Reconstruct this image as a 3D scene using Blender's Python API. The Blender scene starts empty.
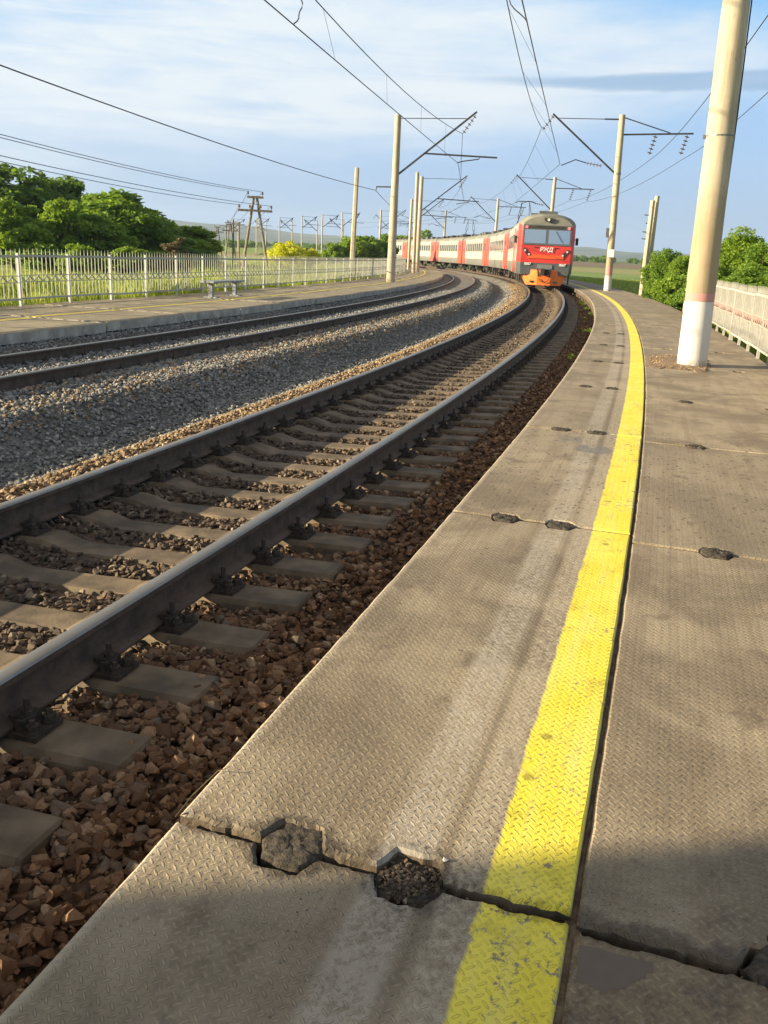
import bpy, bmesh, math, random
import numpy as np
from mathutils import Vector, Matrix, noise as mnoise
random.seed(7); rng = np.random.default_rng(7)
SC = bpy.context.scene; COL = SC.collection
PI = math.pi
# ------------------------------------------------------------------ layout: everything follows one curve
CX, CY, RAD = -289.6554, 91.2356, 301.557          # centre and radius of the near track's right rail
A0 = math.atan2(-CY, -CX)
ZP = .0756                                          # top of the near platform, rail top = 0
ZL = -.055                                          # cant of the inner rail
def P(s, o, z=0.0):
    a = A0 + s / RAD
    return Vector((CX + (RAD + o) * math.cos(a), CY + (RAD + o) * math.sin(a), z))
def heading(s):                                     # rotation about z that turns +Y along the track
    return A0 + s / RAD
def polar(x, y):
    return RAD * (math.atan2(y - CY, x - CX) - A0), math.hypot(x - CX, y - CY) - RAD
# ------------------------------------------------------------------ object helpers
def tag(o, label=None, cat=None, group=None, kind=None):
    if label: o['label'] = label
    if cat: o['category'] = cat
    if group: o['group'] = group
    if kind: o['kind'] = kind
    return o
def empty(name, loc=(0, 0, 0), rz=0.0):
    o = bpy.data.objects.new(name, None); COL.objects.link(o)
    o.location = loc; o.rotation_euler = (0, 0, rz); o.empty_display_size = .2
    return o
def link(name, me, parent=None, loc=None):
    o = bpy.data.objects.new(name, me); COL.objects.link(o)
    if parent: o.parent = parent
    if loc is not None: o.location = loc
    return o
def dup(root, loc=None, rz=None):
    r = root.copy(); COL.objects.link(r)
    if loc is not None: r.location = loc
    if rz is not None: r.rotation_euler = (0, 0, rz)
    for ch in list(root.children):
        c = ch.copy(); COL.objects.link(c); c.parent = r
        for g in list(ch.children):
            d = g.copy(); COL.objects.link(d); d.parent = c
    return r
class MB:
    """collects faces of one mesh"""
    def __init__(self): self.v = []; self.f = []; self.m = []; self.uv = {}
    def add(self, verts, faces, mi=0):
        b = len(self.v); self.v += [tuple(q) for q in verts]
        for f in faces: self.f.append(tuple(i + b for i in f)); self.m.append(mi)
        return b
    def box(self, c, size, rz=0.0, mi=0, M=None, taper=1.0):
        x, y, z = (q / 2 for q in size); vs = []
        for k in (-1, 1):
            t = 1.0 if k < 0 else taper
            for a, b in ((-1, -1), (1, -1), (1, 1), (-1, 1)): vs.append(Vector((a * x * t, b * y * t, k * z)))
        R = M if M is not None else Matrix.Rotation(rz, 3, 'Z')
        vs = [R @ q + Vector(c) for q in vs]
        self.add(vs, [(3, 2, 1, 0), (4, 5, 6, 7), (0, 1, 5, 4), (1, 2, 6, 5), (2, 3, 7, 6), (3, 0, 4, 7)], mi)
    def bar(self, p, q, w, h=None, mi=0):
        p = Vector(p); q = Vector(q); d = q - p; L = d.length; d.normalize()
        up = Vector((0, 0, 1)) if abs(d.z) < .95 else Vector((1, 0, 0))
        x = d.cross(up).normalized(); u = x.cross(d)
        M = Matrix((x, d, u)).transposed()
        self.box((p + q) / 2, (w, L, h or w), mi=mi, M=M)
    def tube(self, pts, r, n=8, mi=0, caps=True):
        pts = [Vector(q) for q in pts]; rr = r if isinstance(r, (list, tuple)) else [r] * len(pts)
        rings = []; ref = None
        for i, q in enumerate(pts):
            d = (pts[min(i + 1, len(pts) - 1)] - pts[max(i - 1, 0)]).normalized()
            if ref is None: ref = Vector((0, 0, 1)) if abs(d.z) < .9 else Vector((1, 0, 0))
            x = d.cross(ref)
            if x.length < 1e-5: x = d.orthogonal()
            x.normalize(); y = x.cross(d)
            rings.append([q + (x * math.cos(2 * PI * k / n) + y * math.sin(2 * PI * k / n)) * rr[i] for k in range(n)])
        b = len(self.v)
        for R in rings: self.v += [tuple(q) for q in R]
        for i in range(len(rings) - 1):
            for k in range(n):
                a = b + i * n + k; c = b + i * n + (k + 1) % n
                self.f.append((a, c, c + n, a + n)); self.m.append(mi)
        if caps:
            self.f.append(tuple(b + k for k in reversed(range(n)))); self.m.append(mi)
            e = b + (len(rings) - 1) * n
            self.f.append(tuple(e + k for k in range(n))); self.m.append(mi)
    def lathe(self, prof, n=16, c=(0, 0, 0), mi=0):
        self.tube_lathe(prof, n, Vector(c), mi)
    def tube_lathe(self, prof, n, c, mi):
        b = len(self.v)
        for r, z in prof:
            for k in range(n): self.v.append((c.x + r * math.cos(2 * PI * k / n), c.y + r * math.sin(2 * PI * k / n), c.z + z))
        for i in range(len(prof) - 1):
            for k in range(n):
                a = b + i * n + k; d = b + i * n + (k + 1) % n
                self.f.append((a, d, d + n, a + n)); self.m.append(mi)
        self.f.append(tuple(b + k for k in reversed(range(n)))); self.m.append(mi)
        e = b + (len(prof) - 1) * n
        self.f.append(tuple(e + k for k in range(n))); self.m.append(mi)
    def prism(self, poly, y0, y1, mi=0):             # polygon in x,z pushed along y
        n = len(poly)
        vs = [(x, y0, z) for x, z in poly] + [(x, y1, z) for x, z in poly]
        fs = [tuple(range(n)), tuple(range(2 * n - 1, n - 1, -1))]
        fs += [(i + n, (i + 1) % n + n, (i + 1) % n, i) for i in range(n)]
        self.add(vs, fs, mi)
    def build(self, name, mats, parent=None, smooth=None, loc=None, uvf=None):
        me = bpy.data.meshes.new(name); me.from_pydata(self.v, [], self.f)
        if not isinstance(mats, (list, tuple)): mats = [mats]
        for m in mats: me.materials.append(m)
        me.polygons.foreach_set('material_index', self.m)
        if uvf:
            ul = me.uv_layers.new(name='UV'); vi = np.empty(len(me.loops), np.int32); me.loops.foreach_get('vertex_index', vi)
            uv = np.array([uvf(q) for q in self.v], np.float32)[vi]; ul.data.foreach_set('uv', uv.ravel())
        bm = bmesh.new(); bm.from_mesh(me); bmesh.ops.recalc_face_normals(bm, faces=bm.faces); bm.to_mesh(me); bm.free()
        if smooth is not None:
            me.polygons.foreach_set('use_smooth', [True] * len(me.polygons))
            me.set_sharp_from_angle(angle=math.radians(smooth))
        me.update()
        return link(name, me, parent, loc)
def np_mesh(name, V, F, mat, parent=None, smooth=False):
    V = np.asarray(V, np.float32); F = np.asarray(F, np.int32); k = F.shape[1]
    me = bpy.data.meshes.new(name)
    me.vertices.add(len(V)); me.vertices.foreach_set('co', V.ravel())
    me.loops.add(F.size); me.loops.foreach_set('vertex_index', F.ravel())
    me.polygons.add(len(F)); me.polygons.foreach_set('loop_start', np.arange(0, F.size, k, dtype=np.int32))
    me.polygons.foreach_set('use_smooth', np.full(len(F), smooth))
    if mat: me.materials.append(mat)
    me.update(calc_edges=True); me.validate()
    return me if parent is False else link(name, me, parent)
# ------------------------------------------------------------------ material helpers
class NT:
    def __init__(self, name):
        self.mat = bpy.data.materials.new(name); self.mat.use_nodes = True
        self.t = self.mat.node_tree; self.t.nodes.clear(); self._uv = self._pos = None
    def n(self, typ, **kw):
        x = self.t.nodes.new(typ)
        for k, v in kw.items(): setattr(x, k, v)
        return x
    def put(self, sock, val):
        if isinstance(val, bpy.types.NodeSocket): self.t.links.new(val, sock)
        elif isinstance(val, (int, float)) and hasattr(sock.default_value, '__len__'):
            sock.default_value = [val] * 3 + ([1] if len(sock.default_value) == 4 else [])
        elif isinstance(val, (tuple, list)) and len(val) == 3 and len(sock.default_value) == 4: sock.default_value = (*val, 1)
        else: sock.default_value = val
    def uv(self):
        if not self._uv: self._uv = self.n('ShaderNodeUVMap', uv_map='UV').outputs[0]
        return self._uv
    def pos(self):
        if not self._pos: self._pos = self.n('ShaderNodeNewGeometry').outputs['Position']
        return self._pos
    def obj(self): return self.n('ShaderNodeTexCoord').outputs['Object']
    def rand(self): return self.n('ShaderNodeNewGeometry').outputs['Random Per Island']
    def m(self, op, a, b=0.0, c=None, clamp=False):
        x = self.n('ShaderNodeMath', operation=op, use_clamp=clamp); self.put(x.inputs[0], a); self.put(x.inputs[1], b)
        if c is not None: self.put(x.inputs[2], c)
        return x.outputs[0]
    def sep(self, v): x = self.n('ShaderNodeSeparateXYZ'); self.put(x.inputs[0], v); return x.outputs
    def comb(self, a, b, c=0.0):
        x = self.n('ShaderNodeCombineXYZ')
        for i, q in enumerate((a, b, c)): self.put(x.inputs[i], q)
        return x.outputs[0]
    def scale(self, v, s):
        x = self.n('ShaderNodeVectorMath', operation='MULTIPLY'); self.put(x.inputs[0], v); self.put(x.inputs[1], s); return x.outputs[0]
    def noise(self, v, sc=1.0, det=4.0, rough=.55, dist=0.0):
        x = self.n('ShaderNodeTexNoise'); self.put(x.inputs['Vector'], v); x.inputs['Scale'].default_value = sc
        x.inputs['Detail'].default_value = det; x.inputs['Roughness'].default_value = rough; x.inputs['Distortion'].default_value = dist
        return x.outputs['Fac']
    def vor(self, v, sc, feature='F1'):
        x = self.n('ShaderNodeTexVoronoi', feature=feature); self.put(x.inputs['Vector'], v); x.inputs['Scale'].default_value = sc
        return x.outputs['Distance']
    def step(self, x, a, b, lo=0.0, hi=1.0):
        r = self.n('ShaderNodeMapRange', interpolation_type='SMOOTHSTEP', clamp=True)
        self.put(r.inputs[0], x); r.inputs[1].default_value = a; r.inputs[2].default_value = b; r.inputs[3].default_value = lo; r.inputs[4].default_value = hi
        return r.outputs[0]
    def band(self, x, a, b, soft):
        return self.m('MULTIPLY', self.step(x, a - soft, a + soft), self.step(x, b - soft, b + soft, 1, 0))
    def mix(self, f, a, b, blend='MIX'):
        x = self.n('ShaderNodeMix', data_type='RGBA', blend_type=blend); self.put(x.inputs[0], f); self.put(x.inputs[6], a); self.put(x.inputs[7], b)
        return x.outputs[2]
    def ramp(self, f, stops):
        x = self.n('ShaderNodeValToRGB'); e = x.color_ramp.elements
        while len(e) < len(stops): e.new(.5)
        for q, (p, c) in zip(e, stops): q.position = p; q.color = (*c, 1)
        self.put(x.inputs[0], f); return x.outputs[0]
    def bump(self, h, strength, dist, normal=None):
        x = self.n('ShaderNodeBump'); x.inputs['Strength'].default_value = strength; x.inputs['Distance'].default_value = dist
        self.put(x.inputs['Height'], h)
        if normal: self.put(x.inputs['Normal'], normal)
        return x.outputs[0]
    def out(self, col, rough=.8, metal=0.0, normal=None, trans=None, spec=None, emit=None, est=0.0):
        b = self.n('ShaderNodeBsdfPrincipled'); self.put(b.inputs['Base Color'], col); self.put(b.inputs['Roughness'], rough); self.put(b.inputs['Metallic'], metal)
        if normal: self.put(b.inputs['Normal'], normal)
        if spec is not None: b.inputs['Specular IOR Level'].default_value = spec
        if emit is not None: self.put(b.inputs['Emission Color'], emit); b.inputs['Emission Strength'].default_value = est
        res = b.outputs[0]
        if trans is not None:
            t = self.n('ShaderNodeBsdfTranslucent'); self.put(t.inputs[0], trans)
            x = self.n('ShaderNodeMixShader'); x.inputs[0].default_value = .42; self.put(x.inputs[1], res); self.put(x.inputs[2], t.outputs[0]); res = x.outputs[0]
        o = self.n('ShaderNodeOutputMaterial'); self.t.links.new(res, o.inputs[0]); return self.mat
def plain(name, col, rough=.7, metal=0.0, var=.25, sc=6.0, bump=0.0, spec=None):
    t = NT(name); f = t.noise(t.obj(), sc, 5)
    c = t.mix(t.step(f, .3, .7), tuple(q * (1 - var) for q in col), tuple(min(1, q * (1 + var)) for q in col))
    nrm = t.bump(t.noise(t.obj(), sc * 8, 3), bump, .01) if bump else None
    return t.out(c, rough, metal, nrm, spec=spec)

def lozenge(t, uv, pitch):
    """raised dashes of a chequer pattern, height 0..1; uv in metres"""
    sx = t.sep(t.scale(uv, (1 / pitch, 1 / pitch, 1)))
    res = None
    for k, sg in ((0.0, 1), (.5, -1)):
        a = t.m('SUBTRACT', t.m('FRACT', t.m('ADD', sx[0], k)), .5)
        b = t.m('SUBTRACT', t.m('FRACT', t.m('ADD', sx[1], k)), .5)
        x = t.m('MULTIPLY', t.m('ADD', a, t.m('MULTIPLY', b, float(sg))), .7071)
        y = t.m('MULTIPLY', t.m('SUBTRACT', b, t.m('MULTIPLY', a, float(sg))), .7071)
        e = t.m('SUBTRACT', 1.0, t.m('ADD', t.m('POWER', t.m('DIVIDE', x, .36), 2.0), t.m('POWER', t.m('DIVIDE', y, .10), 2.0)))
        e = t.step(e, -.3, .7)
        res = e if res is None else t.m('MAXIMUM', res, e)
    return res
def slab_material(name, near=True, tread=1.0):
    t = NT(name); uv = t.uv(); so = t.sep(uv); s, o = so[0], so[1]
    big = t.noise(uv, 1.3, 6, .65, .6); mid = t.noise(uv, 4.0, 6, .65); fine = t.noise(uv, 60, 4, .7)
    streak = t.noise(t.scale(uv, (.5, 9.0, 1)), 1.0, 5, .6)
    loz_ = lozenge(t, uv, .033 if near else .05)
    own = t.n('ShaderNodeObjectInfo').outputs['Random']
    c = t.mix(t.step(big, .36, .64), *(((.180, .143, .097), (.385, .314, .218)) if near else ((.27, .232, .155), (.42, .365, .25))))
    c = t.mix(t.m('MULTIPLY', own, .40), c, (.215, .174, .120))
    if tread < .5: c = t.mix(t.step(t.noise(uv, 7, 7, .75), .35, .65), (.085, .062, .038), (.27, .20, .115))
    smear = t.noise(t.comb(t.m('MULTIPLY', s, 3.2), t.m('MULTIPLY', o, 9.0), 5.0), 1.0, 6, .7, 1.5)
    c = t.mix(t.m('MULTIPLY', t.step(smear, .66, .74), .45), c, (.46, .42, .35))
    spots = t.vor(uv, 9.0); blot = t.m('ADD', spots, t.m('MULTIPLY', t.noise(uv, 50, 4, .7), .15))
    c = t.mix(t.m('MULTIPLY', t.m('MULTIPLY', t.step(blot, .20, .13), t.step(t.noise(uv, 1.7, 3), .46, .60)), .7), c, (.075, .06, .045))
    c = t.mix(t.m('MULTIPLY', t.step(streak, .42, .75), .6), c, (.175, .125, .080))
    c = t.mix(t.m('MULTIPLY', t.step(mid, .54, .70), .8), c, (.125, .094, .064))
    c = t.mix(t.m('MULTIPLY', t.step(t.noise(uv, 11, 6, .8), .60, .72), .6), c, (.085, .066, .048))
    c = t.mix(t.m('MULTIPLY', t.step(fine, .35, .7), .35), c, (.42, .33, .22))
    grime = t.vor(uv, 5.5)
    c = t.mix(t.m('MULTIPLY', t.step(t.m('ADD', grime, t.m('MULTIPLY', fine, .12)), .11, .07), .7), c, (.07, .058, .047))
    c = t.mix(1.0, c, t.mix(loz_, (.86, .86, .86), (1.12, 1.12, 1.12)), 'MULTIPLY')
    pit = t.m('ADD', t.vor(uv, 48.0), t.m('MULTIPLY', t.noise(uv, 90, 4), .3))
    c = t.mix(t.m('MULTIPLY', t.m('MULTIPLY', t.step(pit, .34, .24), t.step(t.noise(uv, 3.6, 5, .7), .42, .62)), .75), c, (.06, .048, .036))
    if near:
        for oc in (1.385, 1.70):                    # tar and dirt spread round the two broken pockets
            ea = t.m('POWER', t.m('DIVIDE', t.m('SUBTRACT', s, 1.72), .115), 2.0); eb = t.m('POWER', t.m('DIVIDE', t.m('SUBTRACT', o, oc), .125), 2.0)
            c = t.mix(t.m('MULTIPLY', t.step(t.m('ADD', t.m('ADD', ea, eb), t.m('MULTIPLY', t.m('SUBTRACT', t.noise(uv, 17, 6, .75), .5), 2.2)), 1.35, .55), .8), c, (.055, .042, .030))
        jn = t.m('ADD', s, t.m('MULTIPLY', t.m('SUBTRACT', t.noise(uv, 14, 6, .75), .5), .16))
        c = t.mix(t.m('MULTIPLY', t.band(jn, 1.685, 1.755, .03), .8), c, (.06, .045, .03))
    loz = loz_
    wear = t.noise(uv, 34, 6, .75)
    if near:
        # the old white safety line and the paler trowelled strip
        w1 = t.m('MULTIPLY', t.band(o, 1.60, 1.735, .02), t.step(t.m('ADD', wear, t.m('MULTIPLY', mid, .35)), .52, .76))
        c = t.mix(t.m('MULTIPLY', w1, .55), c, (.47, .42, .35))
        c = t.mix(t.m('MULTIPLY', t.band(o, 1.785, 1.90, .012), t.step(wear, .3, .75)), c, (.46, .39, .29))
        c = t.mix(t.m('MULTIPLY', t.band(o, 1.752, 1.766, .006), .3), c, (.15, .12, .09))
        # cement smears and droppings on the second slab
        dx = t.m('ADD', s, t.m('MULTIPLY', t.m('SUBTRACT', t.noise(uv, 6, 5), .5), .5)); dy = t.m('ADD', o, t.m('MULTIPLY', t.m('SUBTRACT', t.noise(uv, 7, 5), .5), .3))
        c = t.mix(t.m('MULTIPLY', t.m('MULTIPLY', t.band(dx, 6.95, 7.2, .03), t.band(dy, 1.58, 1.86, .02)), .75), c, (.15, .145, .145))
        c = t.mix(t.m('MULTIPLY', t.m('MULTIPLY', t.band(dx, 7.3, 7.55, .03), t.band(dy, 1.40, 1.60, .02)), .6), c, (.15, .14, .135))
        drop = t.m('ADD', t.vor(t.scale(uv, (1, 1.4, 1)), 13.0), t.m('MULTIPLY', t.noise(uv, 40, 4), .25))
        c = t.mix(t.m('MULTIPLY', t.m('MULTIPLY', t.step(drop, .36, .28), t.band(s, 4.9, 8.3, .3)), .75), c, (.085, .066, .048))
        c = t.mix(t.m('MULTIPLY', t.step(o, 1.42, 1.10), t.m('MULTIPLY', t.step(t.noise(uv, 3.2, 5, .7), .5, .7), .6)), c, (.13, .10, .07))
        wob = t.m('MULTIPLY', t.m('SUBTRACT', t.noise(uv, 9, 4), .5), .035)
        oy = t.m('ADD', o, wob)
        ym = t.m('MULTIPLY', t.step(oy, 1.872, 1.885), t.step(o, 2.085, 2.078))
        chip = t.m('MULTIPLY', t.step(t.m('ADD', t.noise(uv, 30, 6, .75), t.m('MULTIPLY', t.noise(uv, 2.1, 3), .5)), .93, .84), 1.0)
        ycol = t.mix(t.step(t.noise(uv, 3.0, 5, .6), .35, .7), (.78, .65, .05), (.84, .71, .10))
        ycol = t.mix(t.m('MULTIPLY', t.step(t.noise(uv, 7, 5, .7), .52, .74), .6), ycol, (.36, .31, .04))
        ycol = t.mix(t.m('MULTIPLY', t.step(t.noise(t.scale(uv, (.7, 6, 1)), 2, 5, .6), .45, .7), .35), ycol, (.74, .68, .30))
        ycol = t.mix(t.m('MULTIPLY', t.step(grime, .16, .06), .65), ycol, (.20, .16, .03))
        ycol = t.mix(t.m('MULTIPLY', t.step(t.noise(uv, 75, 5, .75), .56, .70), .5), ycol, (.25, .21, .03))
        ycol = t.mix(t.m('MULTIPLY', t.band(jn, 1.70, 1.735, .025), .7), ycol, (.12, .10, .02))
        c = t.mix(t.m('MULTIPLY', ym, chip), c, ycol)
        edge = t.step(o, 1.10, 1.065)
        c = t.mix(t.m('MULTIPLY', edge, .7), c, (.52, .44, .33))
        rough = .72
    else:
        wob = t.m('ADD', o, t.m('MULTIPLY', t.m('SUBTRACT', t.noise(uv, 3, 3), .5), .05))
        c = t.mix(t.m('MULTIPLY', t.band(wob, -9.17, -9.03, .01), t.step(wear, .2, .5)), c, (.72, .56, .06))
        rough = .8
    h = t.m('ADD', t.m('MULTIPLY', loz, t.m('MULTIPLY', t.step(mid, .66, .48), t.step(t.noise(uv, 2.3, 4, .6), .24, .46, .35 * tread, tread))), t.m('MULTIPLY', fine, .55 if tread > .5 else 1.6))
    h = t.m('ADD', h, t.m('MULTIPLY', wear, .5))
    nrm = t.bump(h, 1.0, .0048)
    return t.out(c, rough, 0, nrm, spec=.35)
M = {}
M['slab'] = slab_material('platform_concrete')
M['slab_far'] = slab_material('far_platform_concrete', False); M['slab_broken'] = slab_material('broken_concrete', True, .12); M['slab_worn'] = slab_material('worn_concrete', True, .8)
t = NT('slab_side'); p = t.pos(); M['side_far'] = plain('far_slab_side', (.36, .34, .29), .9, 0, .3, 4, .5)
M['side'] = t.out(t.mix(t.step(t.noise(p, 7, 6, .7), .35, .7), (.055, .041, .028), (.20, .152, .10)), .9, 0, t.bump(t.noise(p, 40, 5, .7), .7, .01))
t = NT('asphalt_fill'); p = t.pos()
c = t.mix(t.step(t.noise(p, 45, 5, .7), .35, .7), (.024, .019, .014), (.10, .08, .058))
M['asphalt'] = t.out(c, .9, 0, t.bump(t.m('ADD', t.noise(p, 60, 5, .7), t.m('MULTIPLY', t.vor(p, 14, 'DISTANCE_TO_EDGE'), 2.0)), .9, .012))
M['earth'] = plain('dark_earth', (.05, .036, .025), .95, 0, .5, 3, .6)
t = NT('pole_dirt'); p = t.pos(); M['dirt'] = t.out(t.mix(t.step(t.noise(p, 25, 6, .7), .3, .7), (.13, .085, .05), (.27, .19, .115)), .95, 0, t.bump(t.noise(p, 50, 6, .75), 1, .02))
t = NT('mortar'); p = t.pos(); M['mortar'] = t.out(t.mix(t.noise(p, 30, 5), (.10, .072, .048), (.14, .10, .07)), .55, 0, t.bump(t.noise(p, 20, 4), .2, .004))
def stone_mat(name, stops, grime):
    t = NT(name); r = t.rand(); p = t.pos()
    c = t.ramp(r, stops); c = t.mix(t.m('MULTIPLY', t.step(t.noise(p, 60, 4, .7), .4, .75), .5), c, grime)
    return t.out(c, .85, 0, t.bump(t.noise(p, 120, 4, .7), .5, .004), spec=.3)
M['brown_stone'] = stone_mat('rusty_ballast', [(0, (.085, .046, .025)), (.35, (.145, .077, .040)), (.5, (.15, .115, .085)), (.55, (.165, .088, .046)), (.7, (.21, .118, .065)), (.9, (.28, .17, .095)), (1, (.36, .26, .17))], (.06, .033, .02))
M['dark_stone'] = stone_mat('oily_ballast', [(0, (.055, .040, .030)), (.5, (.10, .072, .052)), (.85, (.16, .115, .08)), (1, (.27, .21, .15))], (.04, .03, .023))
M['grey_stone'] = stone_mat('granite_gravel', [(0, (.13, .125, .115)), (.4, (.20, .195, .185)), (.75, (.28, .27, .25)), (1, (.40, .385, .36))], (.10, .092, .082))
M['tan_stone'] = stone_mat('tan_gravel', [(0, (.16, .11, .065)), (.5, (.27, .19, .115)), (.85, (.35, .25, .15)), (1, (.42, .34, .24))], (.14, .09, .05))
def bed_mat(name, a, b):
    t = NT(name); p = t.pos(); v = t.vor(p, 22)
    c = t.mix(t.step(t.noise(p, 30, 5, .7), .3, .7), a, b)
    return t.out(c, .95, 0, t.bump(t.m('SUBTRACT', t.noise(p, 18, 4), v), 1, .035))
M['bed_brown'] = bed_mat('brown_bed', (.045, .028, .018), (.14, .085, .05))
M['bed_grey'] = bed_mat('grey_bed', (.075, .07, .063), (.22, .205, .185))
t = NT('sleeper_concrete'); p = t.pos()
c = t.mix(t.step(t.noise(p, 5, 5, .6), .35, .7), (.085, .062, .039), (.205, .150, .095))
c = t.mix(t.m('MULTIPLY', t.step(t.noise(p, 40, 5, .7), .45, .75), .45), c, (.075, .058, .043))
M['sleeper'] = t.out(c, .85, 0, t.bump(t.noise(p, 50, 5, .7), .5, .006))
t = NT('rail_rust'); p = t.pos(); M['rust'] = t.out(t.mix(t.step(t.noise(p, 9, 6, .7), .3, .7), (.05, .034, .025), (.115, .078, .054)), .75, .15, t.bump(t.noise(p, 60, 4), .35, .003))
t = NT('rail_head'); p = t.pos(); M['head'] = t.out(t.mix(t.noise(p, 3, 5), (.20, .18, .155), (.31, .285, .25)), t.step(t.noise(p, 20, 3), .3, .7, .40, .55), .7)
M['iron'] = plain('oily_iron', (.060, .044, .033), .6, .3, .4, 30, .4)
# concrete mast: warm grey, whitewashed foot with a pink band (band heights are in local z)
def mast_mat(name, painted, h0=.98, h1=1.09):
    t = NT(name); ob = t.obj(); z = t.sep(ob)[2]
    f = t.noise(t.scale(ob, (1, 1, .25)), 5, 6, .65); g = t.noise(ob, 40, 4, .7)
    c = t.mix(t.step(f, .3, .7), (.37, .315, .225), (.50, .435, .325))
    c = t.mix(t.m('MULTIPLY', t.step(g, .5, .75), .35), c, (.32, .27, .2))
    c = t.mix(t.m('MULTIPLY', t.step(t.noise(t.scale(ob, (3, 3, .12)), 6, 5, .65), .46, .70), .6), c, (.27, .21, .14))
    c = t.mix(t.m('MULTIPLY', t.step(t.noise(t.scale(ob, (1, 1, .5)), 9, 6, .75), .60, .72), .6), c, (.20, .155, .11))
    if painted:
        c = t.mix(t.m('MULTIPLY', t.band(t.m('ADD', z, t.m('MULTIPLY', t.noise(ob, 3, 4), 1.2)), 1.2, 3.0, .5), .6), c, (.27, .195, .10))
        w = t.m('MULTIPLY', t.step(t.noise(ob, 12, 5, .7), .28, .36), t.step(t.m('ADD', z, t.m('MULTIPLY', t.noise(ob, 8, 3), .03)), h0 + .01, h0))
        c = t.mix(w, c, (.56, .55, .53))
        c = t.mix(t.band(z, h0 + .005, h1, .006), c, (.50, .24, .22))
        c = t.mix(t.m('MULTIPLY', t.step(z, .16, .0), t.step(g, .35, .6)), c, (.30, .24, .17))
    return t.out(c, .85, 0, t.bump(g, .25, .004))
M['mast'] = mast_mat('mast_concrete', False); M['mast_paint'] = mast_mat('mast_concrete_painted', True)
M['mast_paint_small'] = mast_mat('mast_concrete_painted_low', True, .86, 1.30)
M['steel'] = plain('dark_steel', (.045, .043, .045), .55, .5, .3, 8)
M['galv'] = plain('zinc_steel', (.22, .22, .22), .5, .6, .25, 8)
M['wire'] = plain('wire_metal', (.05, .05, .055), .55, .6, .1, 1)
M['insul'] = plain('insulator_glass', (.10, .075, .065), .25, 0, .2, 9)
M['white'] = plain('white_paint', (.58, .57, .53), .65, 0, .12, 5, .2)
M['fence'] = plain('fence_paint', (.36, .36, .32), .65, 0, .2, 5, .2)
M['fence_pale'] = plain('pale_fence_paint', (.37, .355, .315), .7, 0, .18, 5, .2)  # paint of the right-hand fence
M['pink'] = plain('faded_pink_paint', (.40, .28, .25), .75, 0, .2, 9)
M['wood'] = plain('weathered_wood', (.22, .175, .13), .9, 0, .35, 9, .6)
M['bench'] = plain('bench_grey', (.25, .27, .27), .7, 0, .25, 6, .3)
M['sign'] = plain('sign_white', (.8, .8, .78), .5, 0, .05, 3)
M['ink'] = plain('sign_black', (.03, .03, .03), .6, 0, .1, 3)
# train paints
def paint(name, col, rough=.35): return plain(name, col, rough, 0, .12, 1.3, 0, .5)
M['t_red'] = paint('train_red', (.60, .045, .035)); M['t_orange'] = paint('train_orange', (.85, .19, .025)); M['t_door'] = paint('door_red', (.60, .10, .07))
M['t_grey'] = paint('train_grey', (.20, .20, .185)); M['t_dgrey'] = paint('train_dark_grey', (.10, .105, .105)); M['t_cream'] = paint('train_cream', (.46, .44, .375))
M['t_band'] = paint('train_window_band', (.33, .32, .28)); M['t_roof'] = plain('train_roof', (.185, .18, .15), .75, 0, .3, 1.5)
M['t_black'] = plain('undercarriage', (.035, .03, .027), .8, 0, .4, 3); M['t_nose'] = paint('nose_orange_red', (.72, .11, .03))
t = NT('train_glass'); M['t_glass'] = t.out((.045, .055, .065), .08, 0, spec=.8)
t = NT('marker_lamp'); M['lamp_red'] = t.out((.8, .12, .12), .3, emit=(1, .25, .22), est=.25)
M['lamp_white'] = plain('head_lamp', (.62, .62, .58), .15, 0, .1, 9)
t = NT('windscreen'); M['t_screen'] = t.out((.34, .40, .46), .10, .7, spec=.8)
# foliage
def leaf_mat(name, stops, tr):
    t = NT(name); c = t.ramp(t.rand(), stops); return t.out(c, .6, 0, trans=tr, spec=.25)
M['leaf_dark'] = leaf_mat('dark_leaves', [(0, (.045, .09, .022)), (.5, (.09, .16, .03)), (1, (.15, .24, .045))], (.20, .33, .025))
M['leaf_mid'] = leaf_mat('green_leaves', [(0, (.075, .14, .022)), (.5, (.135, .225, .03)), (1, (.21, .31, .05))], (.27, .42, .028))
M['leaf_light'] = leaf_mat('light_leaves', [(0, (.10, .17, .022)), (.5, (.17, .27, .03)), (1, (.26, .36, .05))], (.30, .44, .028))
M['leaf_yellow'] = leaf_mat('yellow_blossom', [(0, (.40, .44, .02)), (.5, (.58, .58, .025)), (1, (.70, .68, .04))], (.6, .6, .03))
M['leaf_dry'] = leaf_mat('dry_twigs', [(0, (.14, .11, .055)), (1, (.24, .19, .10))], (.1, .08, .03))
M['blade'] = leaf_mat('grass_blades', [(0, (.17, .25, .035)), (.5, (.28, .35, .05)), (.85, (.38, .41, .07)), (1, (.48, .44, .16))], (.34, .40, .05))
M['bark'] = plain('bark', (.10, .075, .052), .95, 0, .35, 8, .6)

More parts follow.
